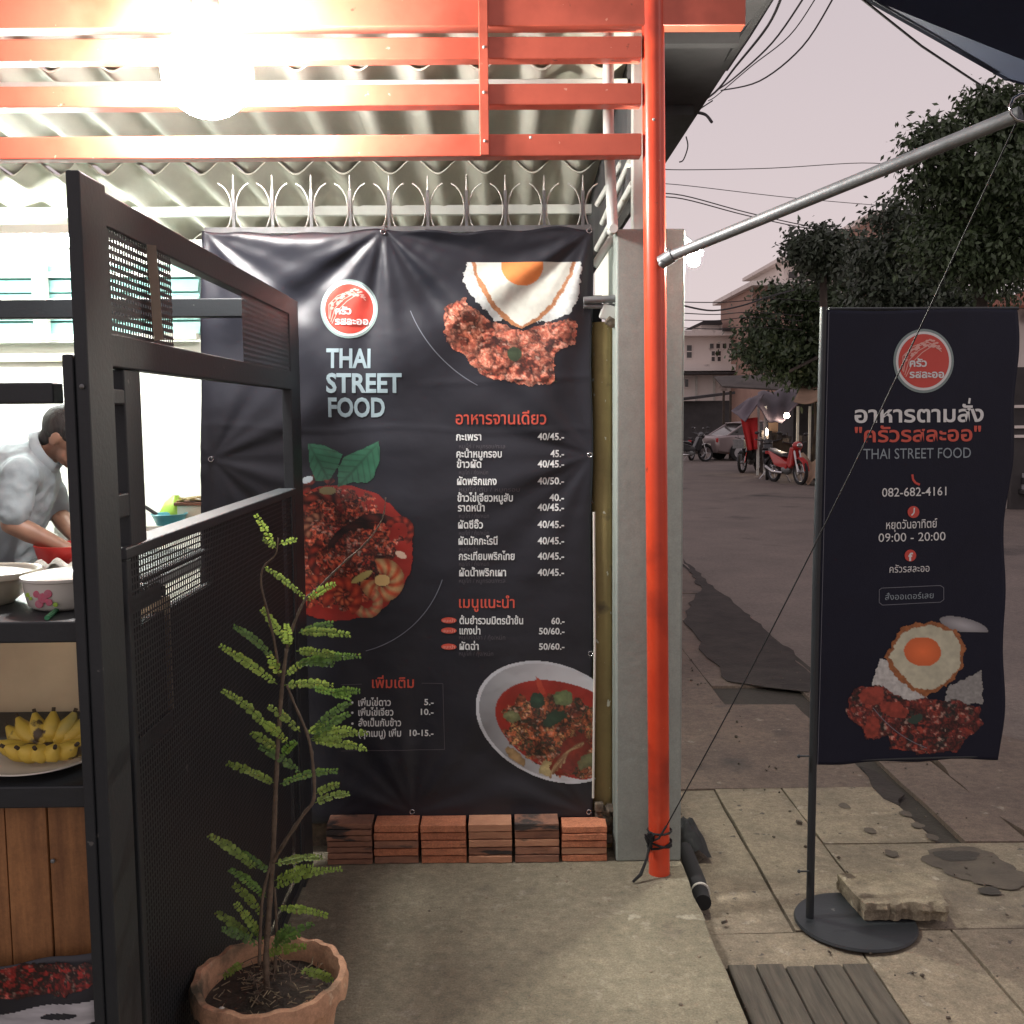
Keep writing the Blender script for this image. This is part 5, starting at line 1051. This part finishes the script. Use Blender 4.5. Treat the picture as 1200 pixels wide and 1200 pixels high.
# ================================================================ neighbour's eave and overhead cables
ev = thing('neighbour_eave', (.66, 6, 2.9), 'dark weathered eave of the neighbouring shophouse seen from below behind the red post', 'eave')
zz = 2.9; 
pl = [(.52, 3.6), (.915, 3.3)]; 
for k in range(30): y = 3.3+k*.35; pl.append((.915+.015*math.sin(k*2.1)+.012*math.sin(k*5.3), y))
pl += [(.52, 13.6)]
MB().prism([(x, y, zz) for x, y in pl], (0, 0, .05)).build('soffit', M['soffit'], ev)
for k in range(9): y = 3.9+k*.9; MB().box(.52, .89, y, y+.05, zz-.045, zz-.002).build('rafter', M['soffit'], ev)
MB().box(.92, .95, 3.6, 13.4, zz+.02, zz+.14).build('fascia', M['soffit'], ev)
MB().box(.46, .52, 3.75, 13.6, 2.30, zz+.1).build('wall_strip', M['soffit'], ev)
def cable(pts, Ys, r, label):
    P = [aY(x, y, Y_) for (x, y), Y_ in zip(pts, Ys)]; Q = []
    n2 = len(P)
    for i_ in range(n2-1):
        p0 = P[max(i_-1, 0)]; p1 = P[i_]; p2 = P[i_+1]; p3 = P[min(i_+2, n2-1)]
        for t_ in [k/6 for k in range(6)]: Q.append(.5*((2*p1)+(p2-p0)*t_+(2*p0-5*p1+4*p2-p3)*t_*t_+(3*p1-p0-3*p2+p3)*t_**3))
    Q.append(P[-1]); tag(MB().tube(Q, r, 6).build('overhead_cable', M['wire'], smooth=True), label, 'cable', 'overhead cables')
cable([(920,-15),(900,30),(862,78),(838,108),(812,125)], [4,4.5,5.5,6.2,7], .006, 'left thick cable hugging the dark eave edge from the top of the sky')
cable([(948,-12),(905,50),(862,90),(843,104)], [4.2,5,6,6.6], .0045, 'second cable from the eave, curving up to the top of the sky')
cable([(962,-12),(925,42),(880,78),(840,112),(830,118)], [4.4,5.2,6,6.8,7], .003, 'thin cable between the two sagging cables right of the eave')
cable([(982,-12),(940,55),(890,95),(845,106)], [4.6,5.4,6.2,6.8], .0045, 'rightmost cable sagging in a wide curve from the eave')
cable([(912,-12),(880,40),(868,58),(852,82)], [4.2,5,5.5,5.9], .007, 'short bundle of cables touching the torn eave edge')
cable([(835,118),(820,128),(806,140),(797,150)], [6.8,7,7.2,7.4], .004, 'loose cable end sagging below the eave to the red post')
cable([(810,131),(826,134),(834,143)], [6.8,6.8,6.7], .01, 'short broken bracket cable jutting from the eave edge')
cable([(804,160),(806,172),(801,187),(796,190)], [6,6,6,6], .004, 'small hanging cable loop at the end of the eave')
for (y0, y1, x1, w_, lb_) in [(199, 191, 1010, .010, 'topmost thin wire crossing the pink sky'), (217, 243, 1060, .008, 'second wire across the sky falling to the right'), (229, 266, 955, .012, 'upper wire of the close pair over the pipe'), (233, 268, 950, .012, 'lower wire of the close pair over the pipe'),
     (354, 350, 905, .012, 'upper one of the tangled wires above the white building'), (367, 366, 880, .012, 'straight wire just above the roof of the white building'), (375, 372, 880, .010, 'lowest straight wire crossing the roof of the white building'), (384, 383, 880, .01, 'faint wire crossing the white building front')]:
    cable([(760, y0-2), (800, y0), ((800+x1)/2, (y0+y1)/2+2), (x1, y1), (x1+60, y1+4)], [22, 22, 24, 26, 27], w_, lb_)
cable([(800,358),(835,364),(870,358),(900,348),(930,340)], [20,21,22,23,24], .018, 'thick sagging wire curving up toward the tree tops')

# ================================================================ far side of the street
def bldg(name, x0, x1, yb, yt, Y, dep, m, label):
    a = aY(x0, yb, Y); c = aY(x1, yt, Y); t_ = thing(name, ((a.x+c.x)/2, Y, RZ), label, 'building')
    MB().box(a.x, c.x, Y, Y+dep, RZ, c.z).build('wall', m, t_, bevel=.02); return t_, a, c
def bwin(t_, x0, x1, y0, y1, Y, cols=2, rows_=1, fm='bldg'):
    a = aY(x0, y1, Y); c = aY(x1, y0, Y); w_ = (c.x-a.x)/cols
    for k in range(cols):
        xx = a.x+k*w_; f = MB().box(xx+.03, xx+w_-.03, Y-.06, Y-.02, a.z-.03, c.z+.03).build('window', M[fm], t_)
        MB().box(xx+.08, xx+w_-.08, Y-.075, Y-.062, a.z+.03, c.z-.03).build('pane', M['darkglass'], f)
        if rows_ > 1: MB().box(xx+.08, xx+w_-.08, Y-.085, Y-.0755, (a.z+c.z)/2-.03, (a.z+c.z)/2+.03).build('glazing_bar', M[fm], f)
t1, a, c = bldg('white_building', 770, 864, 520, 392, 60, 8, M['bldg'], 'pale two storey building with a flat roof slab at the far end of the street')
bwin(t1, 830, 860, 402, 409, 60, 4); bwin(t1, 832, 846, 411, 424, 60, 2, 2); bwin(t1, 803, 812, 404, 420, 60, 1, 2)
for (x0, x1, y0, y1, dy_, nm, m_) in [(768, 868, 428, 436, 1.2, 'balcony_slab', 'bldg'), (768, 870, 388, 395, .8, 'roof', 'bldg'), (768, 868, 437, 440, 1.5, 'tin_canopy', 'tin')]:
    p = aY(x0, y1, 60); q = aY(x1, y0, 60); MB().box(p.x, q.x, 60-dy_, 59.98, p.z, q.z).build(nm, M[m_], t1)
p = aY(818, 390, 62); q = aY(842, 380, 62); MB().box(p.x, q.x, 61, 64, p.z-.3, q.z).build('stair_tower', M['bldg'], t1)
p = aY(814, 381, 61); q = aY(845, 376, 61); MB().prism([(p.x, 60.5, p.z), (q.x, 60.5, p.z), (q.x-.1, 60.5, q.z), (p.x+.5, 60.5, q.z)], (0, 4, 0)).build('tower_roof', M['tin'], t1)
p = aY(842, 390, 60.2); q = aY(867, 386, 60.2); MB().box(p.x, q.x, 59, 61, p.z, q.z).build('tin_ledge', M['tin'], t1)
for x in (816, 837, 858): p = aY(x, 470, 59.9); MB().box(p.x-.05, p.x+.05, 59.85, 59.97, RZ, aY(x, 441, 59.9).z).build('pilaster', M['white_steel'], t1)
p = aY(801, 455, 59.9); q = aY(808, 443, 59.9); w2 = MB().box(p.x, q.x, 59.9, 59.97, p.z, q.z).build('window', M['bldg'], t1); MB().box(p.x+.08, q.x-.08, 59.86, 59.895, p.z+.08, q.z-.08).build('pane', M['darkglass'], w2)
t2, a, c = bldg('salmon_building', 880, 960, 520, 335, 55, 8, M['salmon'], 'salmon coloured building mostly hidden behind the left side of the trees')
bwin(t2, 884, 900, 345, 362, 55, 2, 2, 'salmon'); p = aY(876, 337, 55); q = aY(962, 331, 55); MB().box(p.x, q.x, 54, 64, p.z, q.z).build('roof', M['bldg'], t2)
t2, a, c = bldg('tall_building', 915, 1010, 520, 306, 62, 8, M['bldg'], 'tall pale building whose roof corner shows above the left tree')
p = aY(917, 308, 62); q = aY(1012, 303, 62); MB().box(p.x-.4, q.x, 61, 70.5, p.z, q.z).build('roof', M['bldg'], t2); bwin(t2, 922, 936, 318, 336, 62, 1, 2)
t2, a, c = bldg('rooftop_building', 1020, 1075, 520, 254, 60, 8, M['salmon'], 'brownish building top poking out between the tree crowns')
p = aY(1017, 256, 60); q = aY(1078, 250, 60); MB().box(p.x, q.x, 59, 69, p.z, q.z).build('roof', M['bldg'], t2)
# house with a clay roof at the right edge
hs = thing('tiled_house', (11.5, 19, RZ), 'house with a low clay tiled roof at the right edge behind the flag banner', 'house')
p = aY(1143, 362, 18); q = aY(1206, 333, 18); zz = p.z
b = MB(); xr = p.x+5; 
for k in range(9):
    t_ = k/9; t2_ = (k+1)/9; z0_, z1_ = zz+(q.z-zz)*t_*1.15, zz+(q.z-zz)*t2_*1.15+.02
    b = MB(); b.add([(p.x-.2+1.9*t_, 17.4+1.6*t_, z0_), (xr, 17.4+1.6*t_, z0_), (xr, 17.4+1.6*t2_, z1_), (p.x-.2+1.9*t2_, 17.4+1.6*t2_, z1_), (p.x-.2+1.9*t_, 17.4+1.6*t_, z0_-.05), (xr, 17.4+1.6*t_, z0_-.05)], [(0,1,2,3),(4,5,1,0)]); b.build('tile_course', M['orange_tile'], hs)
MB().box(p.x+.6, xr-.2, 18, 22, RZ, zz).build('wall', M['bldg'], hs)
p = aY(1186, 505, 17.9); q = aY(1240, 430, 17.9); sf = MB().box(p.x, q.x, 17.85, 17.98, RZ, q.z).build('shopfront', M['tin'], hs)
for y in (476, 500, 511): r0_ = aY(1190, y, 17.8); MB().box(r0_.x, r0_.x+1.2, 17.8, 17.84, r0_.z-.03, r0_.z+.02).build('shelf_bar', M['bldg'], sf)

def crown(name, lobes, nleaf, size, m, par, seed, squash=.8):
    r_ = np.random.RandomState(seed); Q_ = []; tot = sum(l[3]**2 for l in lobes)
    for (x, y, z, r) in lobes:
        n = int(nleaf*r*r/tot); nc = max(6, n//26)
        d = r_.normal(size=(nc, 3)); d /= np.linalg.norm(d, axis=1)[:, None]; rr = r*(.25+.72*r_.rand(nc)**.5)
        w_ = np.array([mnoise.noise(Vector((q[0]*2.1+x, q[1]*2.1+y, q[2]*2.1+z))) for q in d]); rr = rr*(1+.8*w_)
        T_ = np.array([x, y, z]) + d*rr[:, None]*np.array([1, .9, squash]); k = r_.randint(0, nc, n)
        off = r_.normal(size=(n, 3))*size*1.5*np.array([1.3, 1.3, .6]); C = T_[k] + off; out = d[k]
        a = out*.7 + r_.normal(size=(n, 3))*.6; a[:, 2] -= .55; a /= np.linalg.norm(a, axis=1)[:, None]; b_ = np.cross(a, r_.normal(size=(n, 3))); b_ /= np.linalg.norm(b_, axis=1)[:, None]
        s_ = (size*(.55+.8*r_.rand(n)))[:, None]; a = a*s_; b_ = b_*s_*.26
        Q_.append(np.stack([C-a*.5, C+b_, C+a*.6, C-b_], 1).reshape(-1, 3))
    V = np.concatenate(Q_)-np.array(par.location); n = len(V)//4
    me = bpy.data.meshes.new(name); me.from_pydata(V.tolist(), [], np.arange(n*4).reshape(n, 4).tolist()); me.materials.append(m); o = bpy.data.objects.new(name, me); COL.objects.link(o); o.parent = par; return o
def tree(lobes_px, Y, nleaf, size, m, label, seed, name='street_tree'):
    L = []
    rr = random.Random(seed)
    for (x, y, r) in lobes_px: Yq = Y+rr.uniform(-.12, .12)*r*Y/1200*4; p = aY(x, y, Yq); L.append((p.x, p.y, p.z, r*Yq/1200))
    cx = sum(l[0] for l in L)/len(L); t_ = thing(name, (cx, Y, RZ), label, 'tree')
    zm = min(l[2] for l in L); b = MB(); b.tube([(cx, Y, RZ), (cx+.1, Y, RZ+(zm-RZ)*.5), (cx, Y, zm+.3)], [.13, .11, .08], 10); b.build('trunk', M['trunk'], t_, smooth=True)
    for l in L: MB().tube([(cx, Y, zm+.1), ((cx+l[0])/2, (Y+l[1])/2, (zm+l[2])/2+.15), (l[0], l[1], l[2]+l[3]*.3)], [.12, .08, .03], 6).build('limb', M['trunk'], t_, smooth=True)
    crown('crown', L, nleaf, size, m, t_, seed)
tree([(1098,168,30),(1122,152,14),(1165,122,26),(1192,155,45),(1108,215,36),(1160,215,50),(1212,260,60),(1122,275,45),(1165,310,50),(1100,300,32),(1230,180,60)], 15, 36000, .095, M['tree_leaf'], 'tallest dark tree behind the pipe, at the right edge of the frame', 3)
tree([(1052,256,20),(1068,290,36),(1030,298,24),(1080,340,45),(1040,345,40),(1110,370,40)], 21, 17000, .13, M['tree_leaf2'], 'middle tree behind the top of the flag banner', 5)
tree([(960,284,22),(984,292,16),(944,298,13),(968,308,24)], 26, 5500, .15, M['tree_leaf2'], 'small round tree standing in front of the tall pale building', 8)
tree([(925,348,20),(955,352,30),(900,385,26),(888,412,18),(915,418,34),(950,408,42),(990,368,38),(1008,328,22),(990,420,45),(1030,410,40),(972,448,30)], 29, 26000, .16, M['tree_leaf'], 'wide bushy tree right above the market tarpaulins', 11)
tree([(1170,395,30),(1140,375,30),(1200,360,16)], 24, 9000, .17, M['tree_leaf2'], 'low dark tree between the flag banner and the tiled house', 14)

# shed and market stall
sd_ = thing('dark_shed', (11, 46, RZ), 'low dark corrugated shed left of the market, in front of the white building', 'shed')
p = aY(790, 470, 46); q = aY(856, 462, 46); MB().box(p.x, q.x, 46, 50, RZ, p.z).build('wall', M['tin'], sd_); MB().prism([(p.x-.2, 45.5, p.z-.05), (q.x+.1, 45.5, q.z+.0), (q.x+.1, 45.5, q.z+.12), (p.x-.2, 45.5, p.z+.07)], (0, 5, 0)).build('roof', M['tin'], sd_)
p = aY(840, 455, 40); q = aY(905, 440, 40)
sh2 = thing('green_awning', (p.x, 40, RZ), 'grey green sloping awning roof in front of the white building', 'awning')
MB().prism([(p.x, 39, p.z), (q.x+1, 39, p.z-.2), (q.x+1.2, 42, q.z+.1), (p.x+.3, 42, q.z)], (0, 0, .06)).build('roof', M['greywood'], sh2)
for x in (848, 856, 900): r0_ = aY(x, 500, 39.2); MB().box(r0_.x-.04, r0_.x+.04, 39.2, 39.28, RZ, p.z-.12).build('pole', M['trunk'], sh2)
mk_ = thing('market_stall', (aY(925, 540, 30).x, 30, RZ), 'market stall under drooping mauve tarpaulins beside the parked motorcycles', 'market stall')
def drape(name, corners, nu, nv, fn, m, th=.02):
    c0, c1, c2, c3 = corners; V = []
    for j in range(nv+1):
        for i_ in range(nu+1):
            u, v = i_/nu, j/nv; p = c0*(1-u)*(1-v)+c1*u*(1-v)+c2*u*v+c3*(1-u)*v; V.append(tuple(p+fn(u, v)))
    o = MB().add(V, [(j*(nu+1)+i_, j*(nu+1)+i_+1, (j+1)*(nu+1)+i_+1, (j+1)*(nu+1)+i_) for j in range(nv) for i_ in range(nu)]).build(name, m, mk_, smooth=True)
    s_ = o.modifiers.new('s', 'SOLIDIFY'); s_.thickness = th; return o
drape('tarpaulin', (aY(857, 481, 30), aY(873, 494, 28), aY(895, 462, 29), aY(878, 466, 32)), 12, 12, lambda u, v: Vector((0, 0, -.12*math.sin(3*u*math.pi)*math.sin(v*3))), M['tarp'])
drape('tarpaulin', (aY(888, 476, 27.5), aY(934, 472, 27.5), aY(950, 452, 31), aY(888, 460, 31)), 16, 12, lambda u, v: Vector((0, 0, -.50*math.sin(u*math.pi)*(1-v)+.05*math.sin(u*17))), M['tarp'])
drape('tarpaulin', (aY(930, 470, 27), aY(975, 455, 26), aY(985, 425, 29), aY(945, 440, 30)), 12, 8, lambda u, v: Vector((0, 0, -.2*math.sin(u*math.pi))), M['beige_tarp'])
drape('red_cloth', (aY(868, 491, 28.6), aY(888, 489, 28.4), aY(888, 526, 28.4), aY(876, 528, 28.6)), 14, 10, lambda u, v: Vector((0, .12*math.sin(u*14)*v, 0)), M['redcloth'])
p0_ = aY(895, 560, 29); p1_ = aY(1000, 470, 29); MB().box(aY(905, 500, 33.4).x, p1_.x+1, 31, 33.4, RZ, p1_.z).build('back_wall', M['tin'], mk_)
MB().prism([aY(925, 437, 28), aY(990, 405, 28), aY(990, 400, 30), aY(930, 430, 31)], (0, 0, .08)).build('tin_roof', M['greywood'], mk_)
for x in (888, 896, 934, 948): q = aY(x, 540, 28.5); MB().box(q.x-.03, q.x+.03, 28.47, 28.53, RZ, aY(x, 476, 28.5).z).build('pole', M['white_steel'], mk_)
q = aY(905, 532, 29.5); MB().box(q.x-.25, q.x+.5, 29.4, 29.9, RZ, RZ+1.0).build('counter', M['trunk'], mk_); w_ = aY(907, 520, 29.4); MB().box(w_.x-.14, w_.x+.14, 29.5, 29.55, w_.z, w_.z+.95).build('poster', M['beige_tarp'], mk_)
q = aY(922, 487, 27.6); MB().ball(q, .075, 12, 8).build('bulb', E4, mk_, smooth=True); q = aY(898, 506, 29); MB().ball(q, .05, 10, 6, (1,1,2)).build('bulb', E4, mk_, smooth=True)
rnd.seed(31); b = MB()
for k in range(28): q = aY(rnd.uniform(896, 965), rnd.uniform(505, 545), rnd.uniform(29, 30.4)); b.obox(q, (rnd.uniform(.1, .35), .2, rnd.uniform(.1, .3)), rnd.random())
b.build('clutter', M['greywood'], mk_, kind='stuff')
drape('ground_tarp', (aY(934, 536, 26), aY(975, 538, 26), aY(968, 572, 23.8), aY(940, 560, 24.5)), 12, 8, lambda u, v: Vector((0, 0, .12*math.sin(u*11+v*2))), M['beige_tarp'])
pb2 = thing('plastic_crate', tuple(aZ(893, 541, RZ)), 'grey crate standing on the road between the car and the motorcycles', 'crate')
q = aZ(880, 545, RZ); 

# cars
def car(paint, label, loc, rz, name='parked_car'):
    t_ = thing(name, (0, 0, 0), label, 'car')
    # stations along the length (rear to front): x, half width, z low, z belt
    S_ = [(-2.15,.60,.42,.80),(-2.08,.78,.30,.90),(-1.7,.84,.24,.95),(-1.0,.86,.22,.94),(0,.87,.20,.90),(.8,.86,.20,.88),(1.4,.84,.22,.82),(1.95,.76,.26,.72),(2.15,.58,.34,.62)]
    b = MB(); V = []; n = 10
    for (x, w, zl, zb) in S_:
        zm = (zl+zb)/2
        for (yy_, zz_) in [(-w*.86, zl), (-w*.99, zl+.08), (-w, zm), (-w*.97, zb-.06), (-w*.88, zb), (w*.88, zb), (w*.97, zb-.06), (w, zm), (w*.99, zl+.08), (w*.86, zl)]: V.append((x, yy_, zz_))
    F = [(i_*n+k, i_*n+(k+1) % n, (i_+1)*n+(k+1) % n, (i_+1)*n+k) for i_ in range(len(S_)-1) for k in range(n)] + [tuple(range(n)), tuple((len(S_)-1)*n+k for k in range(n))[::-1]]
    body = b.add(V, F).build('body', paint, t_, smooth=35, bevel=.02)
    R_ = [(-1.75,.70,.93,.93),(-1.05,.66,.93,1.34),(-.2,.64,.93,1.40),(.45,.66,.93,1.33),(1.15,.72,.88,.88)]
    V = []
    for (x, w, z0_, z1_) in R_: V += [(x, -w-.06, z0_-.03), (x, -w, z1_), (x, w, z1_), (x, w+.06, z0_-.03)]
    b = MB(); b.add(V, [(i_*4+k, i_*4+k+1, (i_+1)*4+k+1, (i_+1)*4+k) for i_ in range(4) for k in range(3)]); b.build('windows', M['darkglass'], t_, smooth=30)
    b = MB(); V = []
    for (x, w, z1_) in [(-1.12, .665, 1.345), (-.2, .65, 1.415), (.5, .665, 1.345)]: V += [(x, -w, z1_), (x, 0, z1_+.02), (x, w, z1_)]
    b.add(V, [(0,1,4,3),(1,2,5,4),(3,4,7,6),(4,5,8,7)]); o = b.build('roof', paint, t_, smooth=True); s_ = o.modifiers.new('s', 'SOLIDIFY'); s_.thickness = .035
    for s in (-1, 1):
        for (xa, xb) in [(-1.75, -1.05), (1.15, .45)]: MB().tube([(xa, s*.75, .92), (xb, s*.675, 1.34)], .03, 6).build('pillar', paint, t_)
        MB().tube([(-.25, s*.72, .92), (-.25, s*.65, 1.38)], .03, 6).build('pillar', paint, t_)
        MB().box(-.4, -.2, s*.885-.01, s*.885+.01, .74, .77).build('door_handle', M['chrome'], t_)
        MB().obox((.75, s*.95, .95), (.12, .16, .11)).build('wing_mirror', paint, t_, bevel=.02)
        MB().obox((-2.08, s*.60, .76), (.10, .30, .16)).build('tail_light', M['taillamp'] if s > 0 else M['tailred'], t_, bevel=.02)
        MB().obox((2.06, s*.56, .60), (.12, .34, .13), 0, 0, .2).build('headlight', M['chrome'], t_, bevel=.02)
        for x in (-1.32, 1.32):
            w_ = MB().tube([(x, s*.70, .30), (x, s*.885, .30)], .31, 24).build('wheel', M['tyre'], t_, smooth=40)
            MB().tube([(x, s*.886, .30), (x, s*.893, .30)], .19, 20).build('rim', M['rim'], w_, smooth=40)
            b = MB()
            b.lathe([(.335, 0), (.37, 0), (.37, .015), (.335, .015)], (0, 0, 0), 24); 
            for q_ in range(len(b.v)): v = b.v[q_]; b.v[q_] = (x+v[0], s*(.872+v[2]), .30+max(v[1], -.05))
            b.build('arch', M['tyre'], t_)
    MB().box(2.12, 2.17, -.4, .4, .44, .56).build('grille', M['bikeblack'], t_); MB().box(-2.17, -2.14, -.25, .25, .52, .63).build('number_plate', M['enamel'], t_)
    MB().box(2.10, 2.2, -.7, .7, .26, .36).build('bumper', M['bikeblack'], t_, bevel=.02)
    t_.location = loc; t_.rotation_euler = (0, 0, rz); return t_
q = aZ(866, 538, RZ); car(M['carpaint'], 'mauve silver saloon car parked side on with its tail light lit', (9.75, 38.5, RZ), R(14))
q = aZ(1196, 598, RZ); car(M['carwhite'], 'silver car at the right edge, mostly hidden behind the flag banner', (q.x+1.9, q.y+1.4, RZ), R(205))

def motorbike(fair, label, loc, rz, box=False):
    t_ = thing('parked_motorcycle', (0, 0, 0), label, 'motorcycle', 'motorcycles parked by the market')
    def wheel(x):
        b = MB(); prof = [(.27+.045*math.cos(a_), .045*math.sin(a_)) for a_ in [k*math.pi/4 for k in range(9)]]; b.lathe(prof, (0, 0, 0), 24, cap0=False)
        b.v = [(x+v[0], v[2], .30+v[1]) for v in b.v]; w_ = b.build('wheel', M['tyre'], t_, smooth=True)
        b = MB(); b.lathe([(.232, -.02), (.245, 0), (.232, .02), (.215, 0), (.232, -.02)], (0, 0, 0), 24, cap0=False); b.v = [(x+v[0], v[2], .30+v[1]) for v in b.v]; b.build('rim', M['rim'], w_, smooth=True)
        b = MB(); 
        for k in range(5): a_ = k*1.2566; b.tube([(x, 0, .30), (x+.22*math.cos(a_), 0, .30+.22*math.sin(a_))], .012, 6)
        b.tube([(x, -.06, .30), (x, .06, .30)], .04, 10); b.build('spokes', M['rim'], w_)
    wheel(-.62); wheel(.62)
    MB().tube([(.62, .07, .30), (.46, .07, .72), (.38, .06, .95)], .022, 8).build('fork', M['chrome'], t_); MB().tube([(.62, -.07, .30), (.46, -.07, .72), (.38, -.06, .95)], .022, 8).build('fork', M['chrome'], t_)
    MB().tube([(.36, -.34, 1.03), (.40, -.18, .99), (.40, .18, .99), (.36, .34, 1.03)], .014, 8).build('handlebar', M['bikeblack'], t_)
    MB().ball((.46, 0, .93), .11, 14, 10, (1, 1.2, 1)).build('headlight_cowl', fair, t_, smooth=True); MB().ball((.545, 0, .94), .062, 12, 8, (.5, 1.2, 1)).build('headlight', M['chrome'], t_, smooth=True)
    MB().prism([(.45, -.11, .88), (.30, -.12, .90), (.12, -.1, .52), (.22, -.1, .36), (.40, -.12, .45)], (0, .23, 0)).build('leg_shield', fair, t_, bevel=.03)
    MB().prism([(.2, -.1, .50), (-.1, -.12, .62), (-.75, -.1, .80), (-.80, -.08, .72), (-.45, -.11, .42), (.1, -.1, .34)], (0, .21, 0)).build('side_fairing', fair, t_, bevel=.03)
    MB().prism([(.05, -.11, .66), (-.1, -.13, .74), (-.45, -.13, .78), (-.78, -.1, .85), (-.76, -.1, .78), (-.1, -.12, .63)], (0, .24, 0)).build('seat', M['bikeblack'], t_, bevel=.03)
    MB().ball((-.02, 0, .34), .15, 14, 8, (1.3, .75, .9)).build('engine', M['galv'], t_, smooth=True)
    MB().tube([(.0, -.14, .26), (-.4, -.16, .27), (-.72, -.17, .38)], [.03, .045, .045], 10).build('exhaust', M['chrome'], t_, smooth=True)
    MB().prism([(.90, -.07, .34), (.82, -.07, .56), (.62, -.07, .66), (.42, -.07, .58), (.62, -.07, .63), (.80, -.07, .53)], (0, .14, 0)).build('mudguard', fair, t_)
    MB().prism([(-.35, -.08, .5), (-.62, -.08, .70), (-.9, -.08, .52), (-.95, -.08, .42), (-.88, -.08, .56), (-.62, -.08, .66)], (0, .16, 0)).build('mudguard', M['bikeblack'], t_)
    MB().box(-.83, -.79, -.06, .06, .68, .76).build('tail_light', M['tailred'], t_, bevel=.01)
    for s in (-1, 1): MB().tube([(.38, s*.22, 1.0), (.36, s*.28, 1.18)], .006, 6).build('mirror_stem', M['bikeblack'], t_); MB().ball((.36, s*.29, 1.2), .055, 10, 6, (.3, 1.2, .8)).build('mirror', M['bikeblack'], t_, smooth=True)
    MB().tube([(-.1, 0, .25), (-.18, .2, .0)], .012, 6).build('stand', M['chrome'], t_)
    if box: MB().box(.62, .95, -.17, .17, .72, .98).build('basket', M['galv'], t_)
    t_.location = loc; t_.rotation_euler = (0, 0, rz); return t_
q = aZ(926, 567, RZ); motorbike(M['bikered'], 'red and black motorcycle nearest to the flag pole, front wheel toward the road', (q.x, q.y+.3, RZ), R(-75))
q = aZ(905, 562, RZ); motorbike(M['bikeblack'], 'black motorcycle with red tail light left of the red motorcycle', (q.x, q.y+.5, RZ), R(75))
q = aZ(884, 554, RZ); motorbike(M['bikeblack'], 'leftmost of the three motorcycles by the stall, with a front basket', (q.x, q.y+.5, RZ), R(-125), True)
q = aZ(812, 542, RZ); motorbike(M['bikeblack'], 'black motorcycle beside the grey column at the tail of the silver saloon', (q.x, q.y+.5, RZ), R(20))
q = aZ(826, 541, RZ); motorbike(M['bikeblack'], 'black motorcycle tucked against the rear bumper of the silver saloon', (q.x, q.y+1.5, RZ), R(60))
bpy.data.objects.remove(pb2)
